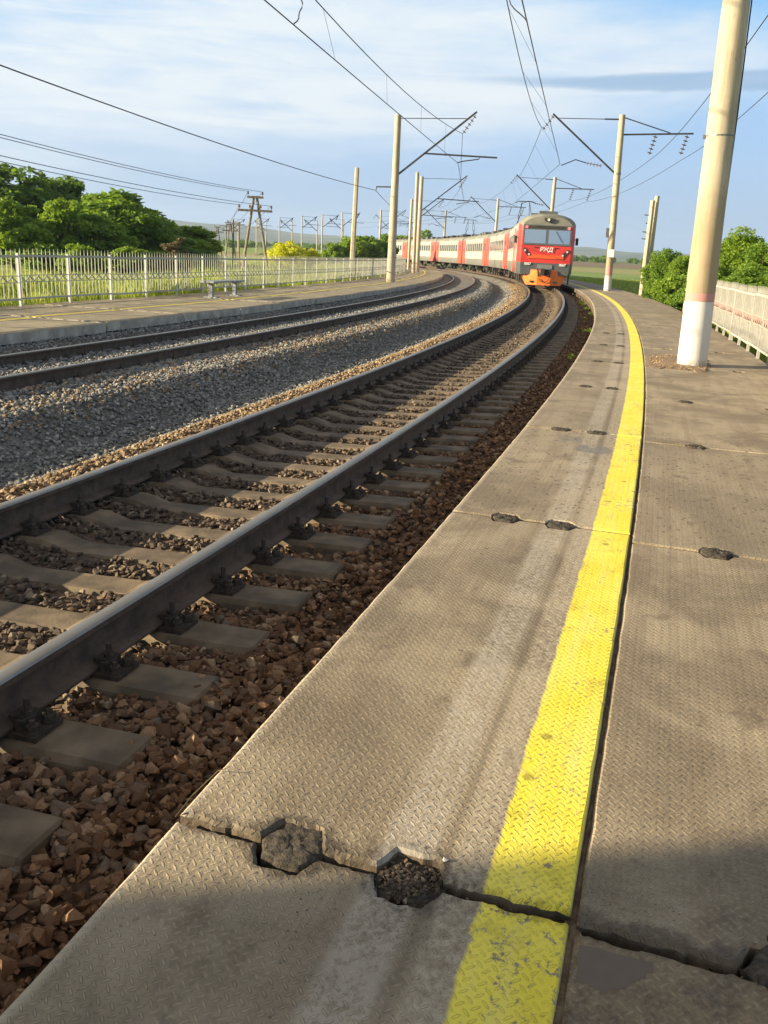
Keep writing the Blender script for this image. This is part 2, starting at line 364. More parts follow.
# ------------------------------------------------------------------ platforms
def ring_pts(s0, s1, o0, o1, ds, pads0, pads1, jit, pad_d=.072, pad_h=.085):
    """outline of a slab in (s,o), counter clockwise, with pockets at the ends"""
    pts = []
    def seg(a, b):
        L = max(abs(a[0] - b[0]), abs(a[1] - b[1])); rough = abs(a[0] - 1.72) < .16 and abs(b[0] - 1.72) < .16
        n = max(1, int(L / (.016 if rough else ds)))
        for i in range(n):
            q = i / n; w = 0 if i == 0 else 1; j = .0045 if rough else jit; chip = (.003 * math.sin(i * .7 + a[1] * 9) if rough else 0)
            pts.append((a[0] + (b[0] - a[0]) * q + w * (random.uniform(-j, j) + chip), a[1] + (b[1] - a[1]) * q + w * random.uniform(-j, j)))
    corners = [(s0, o0), (s1, o0)]
    for p in sorted(pads1):
        corners += [(s1, p - pad_h), (s1 - pad_d, p - pad_h * .62), (s1 - pad_d, p + pad_h * .62), (s1, p + pad_h)]
    corners += [(s1, o1), (s0, o1)]
    for p in sorted(pads0, reverse=True):
        corners += [(s0, p + pad_h), (s0 + pad_d, p + pad_h * .62), (s0 + pad_d, p - pad_h * .62), (s0, p - pad_h)]
    for a, b in zip(corners, corners[1:] + corners[:1]): seg(a, b)
    return pts
def slab(s0, s1, o0, o1, zt, th, mat, ds, jit, pads0=(), pads1=(), tilt=(0, 0, 0)):
    pts = ring_pts(s0, s1, o0, o1, ds, pads0, pads1, jit)
    cs, co = (s0 + s1) / 2, (o0 + o1) / 2
    def zz(s, o): return zt + tilt[0] + tilt[1] * (s - cs) + tilt[2] * (o - co)
    b = MB(); n = len(pts); info = []
    for inset, dz in ((.010, 0.0), (.0, -.009), (-.001, -th)):
        for i, (s, o) in enumerate(pts):
            # inward normal from neighbours
            a, c = pts[i - 1], pts[(i + 1) % n]; tx, ty = c[0] - a[0], c[1] - a[1]; L = math.hypot(tx, ty) or 1
            q = inset * random.uniform(.9, 1.1) if inset > 0 else inset
            s2, o2 = s - q * -ty / L * -1, o + q * tx / L * -1
            # the outline runs s+ first then o+, so its inside is on the left (+o)
            s2, o2 = s + q * (-ty / L), o + q * (tx / L)
            b.v.append(tuple(P(s2, o2, zz(s, o) + dz + (random.uniform(-.0015, .0015) if dz else 0)))); info.append((s2, o2))
    b.f.append(tuple(range(n))); b.m.append(0)
    for r in (0, 1):
        for i in range(n):
            j = (i + 1) % n
            b.f.append((r * n + i, r * n + j, (r + 1) * n + j, (r + 1) * n + i)); b.m.append(0 if r == 0 else 1)
    b.f.append(tuple(range(3 * n - 1, 2 * n - 1, -1))); b.m.append(1)
    me_name = 'platform_slab'
    it = iter(info); ob = b.build(me_name, [mat, M['side'] if o0 > 0 else M['side_far']], uvf=lambda v: next(it))
    return tag(ob, kind='structure')
EO0, EO1, IO0, IO1 = 1.06, 2.084, 2.099, 4.05
edge_joints = [-1.35, 1.72, 4.83, 7.83, 10.88, 13.9]
while edge_joints[-1] < 110: edge_joints.append(edge_joints[-1] + 3.03)
for i, (a, b_) in enumerate(zip(edge_joints, edge_joints[1:])):
    near = a < 14; pads = (1.38, 1.695) if a < 25 else ()
    tilt = {0: (-.007, -.002, .0), 1: (.0, .0005, 0)}.get(i, (random.uniform(-.004, .004), random.uniform(-.001, .001), random.uniform(-.002, .002)))
    g = .011 if i else .010
    slab(a + g, b_ - g, EO0 + (random.uniform(-.008, .008) if i > 1 else 0), EO1, ZP, .17, M['slab_worn'] if i == 0 else M['slab'], .09 if near else .3, .0016 if near else .002,
         pads if a > 0 else (), pads if b_ < 25 else (), tilt)
inner_joints = [-1.4, 1.70, 4.69, 7.64, 10.25, 13.92, 16.95]
while inner_joints[-1] < 110: inner_joints.append(inner_joints[-1] + 3.0)
for i, (a, b_) in enumerate(zip(inner_joints, inner_joints[1:])):
    near = a < 14; pads = (2.60 if i < 1 else 2.53, 3.45) if a < 25 else ()
    tilt = {0: (-.010, 0, 0)}.get(i, (random.uniform(-.006, .004), random.uniform(-.0015, .0015), random.uniform(-.002, .002)))
    slab(a + .012, b_ - .012, IO0, IO1, ZP, .17, M['slab_broken'] if i == 0 else M['slab'], .09 if near else .3, .0020 if near else .002, pads if a > 0 else (), pads if b_ < 25 else (), tilt)
def sweep(name, prof, s0, s1, ds, mats, mi=None, closed=False, caps=False, smooth=None, jit=0.0):
    b = MB(); n = max(1, int(round((s1 - s0) / ds))); k = len(prof)
    for i in range(n + 1):
        s = s0 + (s1 - s0) * i / n
        for o, z in prof: b.v.append(tuple(P(s, o, z + (random.uniform(-jit, jit) if jit else 0))))
    kk = k if closed else k - 1
    for i in range(n):
        for j in range(kk):
            a = i * k + j; c = i * k + (j + 1) % k
            b.f.append((a, c, c + k, a + k)); b.m.append(mi[j] if mi else 0)
    if caps:
        b.f.append(tuple(range(k))); b.m.append(0); b.f.append(tuple(n * k + q for q in reversed(range(k)))); b.m.append(0)
    return b.build(name, mats, smooth=smooth)
tag(sweep('platform_base', [(1.24, -.9), (1.24, -.062), (3.98, -.062), (3.98, -1.2)], -3, 112, 1.5, M['earth']), kind='structure')
b = MB()
for i in range(40):                                 # the supports that show under the overhanging slabs far along the curve
    s = 22.5 + i * 1.51; b.box(P(s, 1.19, -.25), (.12, .42, .33), heading(s))
tag(b.build('platform_support', M['side']), kind='structure')
# asphalt plugs in the lifting pockets
def pad(s, o, z, k=1.0, rough=.005):
    """hexagonal plug that fills the pocket of both slabs"""
    b = MB(); hexa = [(0, -.082), (.072, -.052), (.072, .052), (0, .082), (-.072, .052), (-.072, -.052)]; out = []
    for q in range(6):
        a, c = hexa[q], hexa[(q + 1) % 6]
        for w in range(5):
            f = w / 5; out.append(((a[0] + (c[0] - a[0]) * f) * k + random.uniform(-.004, .004), (a[1] + (c[1] - a[1]) * f) * k + random.uniform(-.004, .004)))
    n = len(out); rings = ((1.0, -.06), (1.0, -.008), (.93, .0), (.72, .003), (.48, .004), (.22, .004))
    for sc, dz in rings:
        for x, y in out: b.v.append(tuple(P(s + x * sc, o + y * sc, z + dz + (random.uniform(-rough, rough) if dz >= 0 else random.uniform(-.003, .002)))))
    for r_ in range(len(rings) - 1):
        for q in range(n):
            j = (q + 1) % n; b.f.append((r_ * n + q, r_ * n + j, (r_ + 1) * n + j, (r_ + 1) * n + q)); b.m.append(0)
    b.f.append(tuple((len(rings) - 1) * n + q for q in range(n))); b.m.append(0)
    return b.build('asphalt_patch', M['asphalt'], smooth=50)
GP = 'asphalt patches in the lifting pockets between slabs'
tag(pad(1.735, 1.385, ZP - .010, 1.05, .004), 'cracked dark asphalt patch between the two nearest edge slabs, nearer the track', 'patch', GP)
tag(pad(1.72, 1.70, ZP - .026, 1.12, .010), 'sunken crumbling black patch with loose stones, beside the yellow stripe in front', 'patch', GP)
tag(pad(4.83, 1.385, ZP + .003), 'squarish dark patch on the second joint of the edge slabs, nearer the rails', 'patch', GP)
tag(pad(4.82, 1.70, ZP + .004), 'squarish dark patch on the second joint of the edge slabs, beside the yellow stripe', 'patch', GP)
tag(pad(1.71, 2.60, ZP - .008, 1.7, .010), 'broken black patch at the right edge of the nearest joint, right of the yellow stripe', 'patch', GP)
tag(pad(4.69, 2.53, ZP + .006), 'flat oval dark patch on the second joint right of the yellow stripe', 'patch', GP)
tag(pad(7.64, 2.53, ZP + .006), 'flat dark patch on the third joint right of the yellow stripe', 'patch', GP)
for s in (7.83, 10.88, 13.9, 16.93, 19.96):
    for o in (1.385, 1.70): tag(pad(s, o, ZP + .006), 'thin dark patch on a joint of the edge slabs farther along the platform', 'patch', GP)
tag(pad(10.25, 2.53, ZP + .006), 'small dark patch on the joint just in front of the big pole', 'patch', GP)
# loose crumbs in the broken pocket, one white pebble
ICO = None
def hull(npts, sq, seed):
    r = np.random.default_rng(seed); q = r.normal(size=(npts, 3)); q /= np.linalg.norm(q, axis=1)[:, None]; q *= r.uniform(.72, 1.0, (npts, 1)); q *= sq
    bm = bmesh.new()
    for v in q: bm.verts.new(v)
    res = bmesh.ops.convex_hull(bm, input=bm.verts)
    bmesh.ops.delete(bm, geom=[g for g in bm.verts if not g.link_faces], context='VERTS')
    bmesh.ops.triangulate(bm, faces=bm.faces); bm.verts.index_update()
    V = np.array([v.co[:] for v in bm.verts]); F = np.array([[v.index for v in f.verts] for f in bm.faces]); bm.free()
    return V, F
STONES = [hull(13, np.array([1.0, random.uniform(.65, .95), random.uniform(.5, .75)]), 100 + i) for i in range(18)]
def rot_mats(n, flat=.6):
    az = rng.uniform(0, 2 * PI, n); tl = rng.normal(0, flat, n); ax = rng.uniform(0, 2 * PI, n)
    ca, sa = np.cos(az), np.sin(az); Rz = np.zeros((n, 3, 3)); Rz[:, 0, 0] = ca; Rz[:, 0, 1] = -sa; Rz[:, 1, 0] = sa; Rz[:, 1, 1] = ca; Rz[:, 2, 2] = 1
    u = np.stack([np.cos(ax), np.sin(ax), np.zeros(n)], 1); c, s = np.cos(tl), np.sin(tl)
    K = np.zeros((n, 3, 3)); K[:, 0, 1] = -u[:, 2]; K[:, 0, 2] = u[:, 1]; K[:, 1, 0] = u[:, 2]; K[:, 1, 2] = -u[:, 0]; K[:, 2, 0] = -u[:, 1]; K[:, 2, 1] = u[:, 0]
    Rt = np.eye(3)[None] + s[:, None, None] * K + (1 - c)[:, None, None] * (K @ K)
    return Rt @ Rz
def stones(name, s, o, z, r, mat, flat=.6):
    a = A0 + s / RAD; pos = np.stack([CX + (RAD + o) * np.cos(a), CY + (RAD + o) * np.sin(a), z], 1)
    n = len(s); R = rot_mats(n, flat); kind = rng.integers(0, len(STONES), n); VV, FF, off = [], [], 0
    for k, (V, F) in enumerate(STONES):
        i = np.nonzero(kind == k)[0]
        if not len(i): continue
        W = np.einsum('nij,vj->nvi', R[i], V) * r[i][:, None, None] + pos[i][:, None]
        VV.append(W.reshape(-1, 3)); FF.append((F[None] + (np.arange(len(i)) * len(V))[:, None, None] + off).reshape(-1, 3)); off += len(i) * len(V)
    return np_mesh(name, np.concatenate(VV), np.concatenate(FF), mat)
n = 420
cr = stones('crumbs', np.clip(rng.normal(1.72, .032, n), 1.655, 1.785), np.clip(rng.normal(1.70, .036, n), 1.63, 1.77), np.full(n, ZP - .018) + rng.uniform(-.006, .004, n), rng.uniform(.003, .010, n) * rng.uniform(.7, 1.5, n), M['dark_stone'])
tag(cr, kind='stuff')
n = 260
q = rng.uniform(0, 1, n)
gj = stones('joint_grit', np.where(q < .5, rng.normal(1.72, .012, n), rng.uniform(-.5, 9, n)), np.where(q < .5, rng.uniform(1.1, 3.2, n), rng.normal(2.092, .006, n)), np.full(n, ZP - .03), rng.uniform(.004, .010, n), M['dark_stone'])
tag(gj, kind='stuff')
tag(sweep('gap_dirt', [(2.072, ZP - .026), (2.092, ZP - .019), (2.112, ZP - .028)], -1.3, 45, .04, M['dirt'], jit=.006), kind='stuff')
b = MB(); V, F = STONES[3]; b.add([Vector(v) * .011 + P(1.80, 1.765, ZP + .004) for v in V], [tuple(int(i) for i in f) for f in F]); tag(b.build('pebble', M['white']), 'tiny white pebble lying by the crumbling black patch', 'pebble')
# bare mortar fill right of the stripe at the nearest joint
b = MB(); ol0 = [(1.655, 2.112), (1.66, 2.27), (1.625, 2.268), (1.59, 2.235), (1.555, 2.205), (1.535, 2.165), (1.548, 2.115)]; ol = []
for q in range(7):
    a, c = ol0[q], ol0[(q + 1) % 7]
    for w in range(4): ol.append((a[0] + (c[0] - a[0]) * w / 4 + random.uniform(-.006, .006), a[1] + (c[1] - a[1]) * w / 4 + (random.uniform(-.006, .006) if 0 < q < 6 else 0)))
n = len(ol)
b.add([P(s, o, ZP - .0095) for s, o in ol] + [P(s, o, ZP - .05) for s, o in ol], [tuple(range(n))] + [(i, i + n, (i + 1) % n + n, (i + 1) % n) for i in range(n)])
tag(b.build('mortar_patch', M['mortar']), 'smooth dark mortar patch at the slab corner beside the yellow stripe', 'patch')
# dirt round the pole
b = MB(); nr = 40; ctr = (14.6, 2.62)
for k in range(nr):
    a = 2 * PI * k / nr; rs = 1.25 + .12 * math.sin(3 * a + 1) + random.uniform(-.09, .09); ro = .50 + .07 * math.sin(2 * a) + random.uniform(-.05, .05)
    b.v.append(tuple(P(ctr[0] + rs * math.copysign(abs(math.cos(a)) ** .6, math.cos(a)), ctr[1] + ro * math.copysign(abs(math.sin(a)) ** .6, math.sin(a)), ZP - .01)))
for k in range(nr):
    v = Vector(b.v[k]); c = P(*ctr, 0); w = c + (v - c) * .88; b.v.append((w.x, w.y, ZP + .012 + random.uniform(-.004, .008)))
b.v.append(tuple(P(*ctr, ZP + .03)))
for k in range(nr):
    j = (k + 1) % nr; b.f += [(k, j, j + nr, k + nr), (k + nr, j + nr, 2 * nr)]; b.m += [0, 0]
tag(b.build('dirt', M['dirt']), kind='stuff')
n = 500; a = rng.uniform(0, 2 * PI, n); q = np.sqrt(rng.uniform(0, 1, n))
tag(stones('dirt_crumbs', 14.6 + 1.15 * q * np.cos(a), 2.62 + .47 * q * np.sin(a), np.full(n, ZP + .018), rng.uniform(.008, .022, n), M['tan_stone']), kind='stuff')
# opposite platform
LJ = [-20.0]
while LJ[-1] < 92: LJ.append(LJ[-1] + 3.1)
LJ = [q + .3 for q in LJ]
for a, b_ in zip(LJ, LJ[1:]):
    slab(a + .03, b_ - .03, -9.6, -7.51, .0625, .17, M['slab_far'], .4, .006, (), (), (random.uniform(-.01, .01), random.uniform(-.004, .004), random.uniform(-.003, .003)))
    slab(a + .02, b_ - .02, -11.15, -9.62, .0625, .17, M['slab_far'], .5, .006, (), (), (random.uniform(-.01, .005), 0, 0))
tag(sweep('platform_base', [(-11.05, -.9), (-11.05, -.1), (-7.66, -.1), (-7.66, -.9)], -20, 94, 1.5, M['earth']), kind='structure')

# ------------------------------------------------------------------ ballast
PROF = [(-11.1, -.6), (-7.72, -.12), (-7.3, -.15), (-6.8, -.275), (-6.55, -.265), (-5.15, -.235), (-4.85, -.215), (-4.05, -.235), (-3.45, -.52), (-2.95, -.54), (-2.2, -.235), (-1.78, -.245), (-1.3, -.30), (-.796, -.305), (-.2, -.265), (.2, -.25), (.58, -.225), (.85, -.30), (1.10, -.35), (1.35, -.40)]
PO = np.array([q[0] for q in PROF]); PZ = np.array([q[1] for q in PROF])
def bz(o): return np.interp(o, PO, PZ)
os_ = list(np.linspace(-11.1, 1.35, 60))
tag(sweep('ballast_bed', [(o, float(bz(o)) - .012) for o in os_ if o > -2.3], -3, 270, 1.0, M['bed_brown'], jit=.008), kind='structure')
tag(sweep('gravel_bed', [(o, float(bz(o)) - .012) for o in os_ if o < -2.1], -3, 270, 1.0, M['bed_grey'], jit=.008), kind='structure')
SP = .5; S0 = .30
def scatter(s0, s1, o0, o1, dens, rmin, rmax, lift=.2, zoff=0.0):
    n = int((s1 - s0) * (o1 - o0) * dens); s = rng.uniform(s0, s1, n); o = rng.uniform(o0, o1, n); r = rng.uniform(rmin, rmax, n)
    return s, o, bz(o) + r * lift + rng.uniform(-.012, .012, n) + zoff, r
def cat(*L): return tuple(np.concatenate(q) for q in zip(*L))
def keep(d, mask): return tuple(q[mask] for q in d)
# right of the track, up to the platform: rusty stones
d = cat(scatter(.2, 3.6, .08, 1.25, 760, .024, .050), scatter(.2, 3.6, .5, 1.25, 420, .02, .036), scatter(.2, 4.2, .05, 1.25, 1100, .007, .016, .2, .012), scatter(3.6, 10, .05, 1.25, 620, .022, .042), scatter(10, 22, .05, 1.25, 330, .026, .042), scatter(22, 52, .05, 1.25, 110, .03, .05))
ph = np.abs(((d[0] - S0 + SP / 2) % SP) - SP / 2)
d = keep(d, (d[1] > .50 + .09 * rng.random(len(ph))) | (ph > .085 + .05 * rng.random(len(ph))))
tag(stones('ballast_stones', *d, M['brown_stone']), kind='stuff')
d = cat(scatter(1.5, 6, -1.78, .1, 700, .018, .036), scatter(6, 14, -1.78, .1, 520, .018, .034), scatter(14, 26, -1.78, .1, 240, .024, .04), scatter(26, 54, -1.78, .1, 80, .03, .045))
ph = np.abs(((d[0] - S0 + SP / 2) % SP) - SP / 2)
d = keep(d, ph > .098 + .05 * rng.random(len(ph)))
tag(stones('ballast_stones', *d, M['dark_stone']), kind='stuff')
d = cat(scatter(2.5, 12, -2.62, -1.70, 560, .018, .036), scatter(12, 30, -2.66, -1.70, 260, .024, .042), scatter(30, 70, -2.66, -1.70, 90, .035, .055))
tag(stones('shoulder_gravel', *d, M['tan_stone']), kind='stuff')
d = cat(scatter(4, 14, -5.0, -2.50, 460, .020, .040), scatter(10, 32, -5.0, -2.5, 250, .024, .044), scatter(32, 75, -5, -2.5, 80, .035, .06),
        scatter(9, 24, -7.6, -5.0, 330, .020, .040), scatter(24, 50, -7.6, -5.0, 120, .03, .05))
tag(stones('gravel', *d, M['grey_stone']), kind='stuff')
d = keep(scatter(5, 40, -4.9, -3.75, 90, .02, .04), slice(None))
tag(stones('shoulder_gravel', *d[:2], d[2] + .012, d[3], M['tan_stone']), kind='stuff')

# ------------------------------------------------------------------ rails and sleepers
def rail(name, oc, zt, s0, s1, label):
    h = .180; half = [(.0, 0.0), (.022, -.0008), (.032, -.004), (.0365, -.012), (.0365, -.036), (.012, -.048), (.0085, -.075), (.0085, -.120), (.016, -.148), (.070, -.165), (.075, -.170), (.075, -h)]
    prof = [(oc + x, zt + z) for x, z in half] + [(oc - x, zt + z) for x, z in reversed(half[1:])]
    k = len(prof); mi = []
    for j in range(k):
        zz = (prof[j][1] + prof[(j + 1) % k][1]) / 2 - zt; mi.append(1 if zz > -.0085 else 0)
    o = sweep(name, prof, s0, s1, .5 if s1 < 100 else 1.0, [M['rust'], M['head']], mi, True, True, smooth=28)
    return tag(o, label, 'rail')
rail('rail', 0, 0, -2, 250, 'polished rail closest to the platform with the yellow stripe')
rail('rail', -1.592, ZL, -2, 250, 'rail of the sleepered near track beside the tan gravel shoulder')
rail('rail', -5.047, -.045, 2, 250, 'rail of the far track standing next to the wide grey gravel bed')
rail('rail', -6.639, -.100, 2, 250, 'farthest rail, running along the edge of the opposite platform')
def sleeper_mesh():
    b = MB()   # local x across, y along the track, z = 0 at the rail seat
    xs = [(-1.35, 0, -.0), (-1.34, .0, 0), (-.55, -.0, 0), (-.36, -.055, 0), (.36, -.055, 0), (.55, 0, 0), (1.34, 0, 0), (1.35, 0, 0)]
    ring = []
    for x, dz, _ in xs:
        e = 0.012 if abs(x) > 1.345 else 0
        ring.append([(x, -.135, -.16), (x, -.118 + e, -.025 + dz - e), (x, -.100 + e, dz - e), (x, .100 - e, dz - e), (x, .118 - e, -.025 + dz - e), (x, .135, -.16)])
    n = 6
    for R in ring: b.v += R
    for i in range(len(ring) - 1):
        for j in range(n): b.f.append((i * n + j, i * n + (j + 1) % n, (i + 1) * n + (j + 1) % n, (i + 1) * n + j)); b.m.append(0)
    b.f.append(tuple(range(n))); b.m.append(0); b.f.append(tuple((len(ring) - 1) * n + j for j in reversed(range(n)))); b.m.append(0)
    o = b.build('sleeper', M['sleeper']); me = o.data; bpy.data.objects.remove(o); return me
def fastener_mesh():
    b = MB()
    b.box((0, 0, .010), (.37, .155, .020))
    for sx in (-1, 1):
        b.box((sx * .098, 0, .038), (.030, .11, .045)); b.box((sx * .075, 0, .058), (.060, .075, .020))
        for x, y, z0, h in ((sx * .098, 0, .05, .075), (sx * .152, -.045, .02, .050), (sx * .152, .045, .02, .050)):
            r = .012 if x == sx * .098 else .011
            b.tube([(x, y, z0), (x, y, z0 + h)], r, 6); b.tube([(x, y, z0 + .008), (x, y, z0 + .030)], .024, 6); b.tube([(x, y, z0), (x, y, z0 + .009)], .030, 8)
    b.box((0, 0, .0235), (.15, .14, .006))
    o = b.build('fastener', M['iron']); me = o.data; bpy.data.objects.remove(o); return me
SM, FM = sleeper_mesh(), fastener_mesh()
def lay_sleepers(s0, s1, sp, off, oc, zc, tilt, label, group):
    root = None; k0 = math.ceil((s0 - off) / sp)
    k = k0
    while off + k * sp < s1:
        s = off + k * sp; k += 1; loc = P(s, oc, zc)
        if root is None:
            root = link('sleeper', SM); 
            for x in (-.796, .796): link('rail_fastener', FM, root, (x, 0, .0))
            r = root
        else: r = dup(root)
        r.location = loc; r.rotation_euler = (0, tilt + random.uniform(-.003, .003), heading(s) + random.uniform(-.008, .008)); tag(r, label, 'sleeper', group)
lay_sleepers(.3, 62, SP, S0, -.796, (ZL) / 2 - .2065, -math.atan(.055 / 1.592), 'grey dusty concrete sleeper under the two rails nearest the platform', 'concrete sleepers of the near track')
lay_sleepers(9, 40, SP, .2, -5.843, -.0725 - .2065, -math.atan(.055 / 1.592), 'half buried concrete sleeper under the far track by the opposite platform', 'buried sleepers of the far track')

# ------------------------------------------------------------------ masts, cantilevers, wires
def insul(b, p, q, n=5, r=.10, mi=1):
    p = Vector(p); q = Vector(q); b.tube([p, q], .018, 6, mi)
    for i in range(n):
        c = p.lerp(q, (i + .5) / n); d = (q - p).normalized() * .022; b.tube([c - d, c + d], [r, r * .55], 10, mi)
def shaft(h, r0, r1, n=20, z0=-.4):
    b = MB(); prof = [(r0 + (r1 - r0) * (z - z0) / (h - z0), z) for z in np.linspace(z0, h, 12)]; b.lathe(prof, n); return b
def mast(s, o, zb, h, r0, r1, mat, label, group, side, arm=True, back=False, kind=0, lean=0.0, extra=None):
    """local +x points to the track when side = -1 (right platform: towards -o)"""
    root = empty('catenary_mast', P(s, o, zb), heading(s)); root.rotation_euler[1] = lean
    tag(root, label, 'mast', group)
    shaft(h, r0, r1).build('shaft', mat, root, 40)
    X = lambda d: side * d                           # distance towards the track
    if arm and kind == 0:                            # diagonal strut with tie, as on the right hand masts
        b = MB()
        b.bar((X(.1), 0, h - 2.97), (X(3.68), 0, h + .07), .07, .09); b.build('strut', M['steel'], root)
        b = MB(); b.bar((X(.08), 0, h - .22), (X(3.35), 0, h - .15), .035); b.bar((X(.05), 0, h - .22), (X(.9), 0, h - .2), .07); b.build('tie_rod', M['steel'], root)
        b = MB(); insul(b, (X(3.62), 0, h + .0), (X(4.2), 0, h - .75), 4, .12, 0); b.build('insulator', M['insul'], root)
        b = MB(); insul(b, (X(.85), 0, h - 2.56), (X(1.72), 0, h - 2.42), 5, .12, 0); b.build('insulator', M['insul'], root)
        b = MB(); b.tube([(X(1.7), 0, h - 2.42), (X(2.3), 0, h - 2.25), (X(3.05), 0, h - 2.55)], .03, 6); b.build('registration_arm', M['steel'], root)
    if arm and kind == 1:                            # strut with hanging cross bar, as on the left hand masts
        b = MB(); b.bar((X(.1), 0, h - 2.9), (X(4.05), 0, h + .25), .07, .09); b.build('strut', M['steel'], root)
        b = MB(); b.bar((X(.05), 0, h - .15), (X(3.55), 0, h - .08), .035); b.build('tie_rod', M['steel'], root)
        b = MB(); insul(b, (X(4.0), 0, h + .1), (X(3.4), 0, h - .8), 5, .12, 0); b.build('insulator', M['insul'], root)
        b = MB(); b.bar((X(1.45), 0, h - 1.80), (X(5.25), 0, h - 1.90), .07, .08); b.build('cross_bar', M['steel'], root)
        b = MB(); b.tube([(X(4.4), 0, h - 1.86), (X(4.3), 0, h - 2.0), (X(3.5), 0, h - 2.12), (X(3.2), 0, h - 2.2)], .03, 6); b.build('registration_arm', M['steel'], root)
    if back:                                         # feeder bracket on the far side
        b = MB(); b.bar((X(.0), 0, h - .98), (X(-3.8), 0, h - .93), .08); b.build('feeder_bracket', M['steel'], root)
        b = MB(); b.bar((X(-.1), 0, h - .12), (X(-2.6), 0, h - .9), .05); b.build('brace', M['steel'], root)
        for d in (1.85, 3.5):
            b = MB(); insul(b, (X(-d), 0, h - 1.0), (X(-d + .26), 0, h - 2.0), 5, .14, 0); b.build('insulator', M['insul'], root)
    return root
GR = 'painted masts on the right platform side'; GL = 'masts of the far track side'
H = 9.2
m1 = mast(14.32, 2.80, ZP, H, .226, .150, M['mast_paint'], 'thick cream concrete pole with white foot and pink band, nearest on the platform', GR, -1, True, True)
m1.rotation_euler[1] = -.021
b = MB(); b.lathe([(.190, 3.28), (.2035, 3.282), (.2035, 3.300), (.190, 3.302)], 20); b.box((-.215, -.03, 3.285), (.035, .04, .05)); b.build('band', M['galv'], m1)
b = MB(); b.tube([(.19, .0, 9.1), (.20, .0, 5.0), (.205, .02, 3.6), (.205, .14, 2.4), (.10, .24, .3)], .011, 6); b.build('earth_cable', M['wire'], m1)
b = MB(); b.lathe([(.168, 6.3), (.183, 6.3), (.183, 6.36), (.168, 6.36)], 20); b.build('band', M['galv'], m1)
m2 = mast(52.3, 2.79, ZP, H, .215, .165, M['mast_paint_small'], 'slim concrete mast standing beside the train, carrying an arm and a feeder bracket', GR, -1, True, True, lean=-.028)
b = MB(); b.box((0, -.225, 2.05), (.34, .03, .42)); sg = b.build('sign', M['sign'], m2)
b = MB(); b.box((-.25, -.02, 3.15), (.14, .2, .5)); b.build('control_box', M['galv'], m2)
b = MB(); b.lathe([(.2, 6.2), (.208, 6.2), (.208, 6.28), (.2, 6.28)], 16); b.build('band', M['galv'], m2)
mast(90, 2.9, ZP, H, .21, .165, M['mast'], 'concrete mast rising right behind the roof of the red cab', GR, -1, True, True)
mast(123, 2.8, -.4, 9.6, .21, .165, M['mast'], 'concrete mast behind the train roof, second beyond the red cab', GR, -1, True, True)
mast(156, 2.9, -.4, 9.4, .21, .165, M['mast'], 'concrete mast behind the train roof, third beyond the red cab', GR, -1, True, True)
mast(190, 2.9, -.4, 9.4, .21, .165, M['mast'], 'small distant mast right behind the tall opposite mast', GR, -1, True, True)
m3 = mast(48.4, -9.1, .06, 8.36, .24, .165, M['mast'], 'tall concrete mast on the opposite platform carrying a diagonal arm and cross bar', GL, 1, True, False, 1)
b = MB(); b.bar((-.1, 0, 4.86), (-1.0, 0, 4.84), .06); b.tube([(-.98, 0, 4.84), (-1.02, 0, 4.66)], .03, 6); b.build('side_bracket', M['steel'], m3)
mast(84, -9.85, -.3, 8.6, .22, .16, M['mast'], 'slim pale mast right of the tall opposite mast, where the platform ends', GL, 1, True, False, 1)
mast(117, -9.3, -.4, 8.6, .2, .15, M['mast'], 'thin mast between the tall opposite mast and the two pale posts', GL, 1, True, False, 1)
mast(150, -9.3, -.4, 8.6, .2, .15, M['mast'], 'thin mast left of the tall opposite mast, in front of the green bushes', GL, 1, True, False, 1)
def bare_post(s, o, zb, h, r0, r1, label, n=14, lean=0.0, lean_y=0.0, mat=None):
    root = empty('concrete_post', P(s, o, zb), heading(s)); root.rotation_euler = (lean_y, lean, heading(s)); tag(root, label, 'post')
    shaft(h, r0, r1, n).build('shaft', mat or M['mast'], root, 40); return root
bare_post(77.5, -10.05, .0, 8.1, .165, .14, 'bare pale post leaning towards its neighbour at the end of the opposite platform', lean=-.012)
bare_post(53.5, -12.2, -.3, 6.55, .165, .125, 'square-shouldered bare concrete post behind the white fence', n=6, lean=.02)
r1 = bare_post(50.3, 4.62, -.2, 5.3, .165, .125, 'taller post of the bare pair on the right platform edge', n=8, lean=.0)
b = MB(); b.bar((0, 0, 3.9), (-.42, 0, 3.92), .05); b.build('bracket', M['steel'], r1)
r2 = bare_post(50.0, 4.40, -.2, 5.05, .15, .12, 'shorter post of the bare pair, with small iron pegs on its side', n=8, lean=-.004)
for z in (3.1, 3.45, 4.3):
    b = MB(); b.bar((0, 0, z), (-.34, 0, z + .02), .045); b.build('peg', M['steel'], r2)
bare_post(32.7, 4.20, -.2, 4.52, .085, .07, 'thin pale pipe standing close behind the thick cream pole', n=10, lean=-.005)
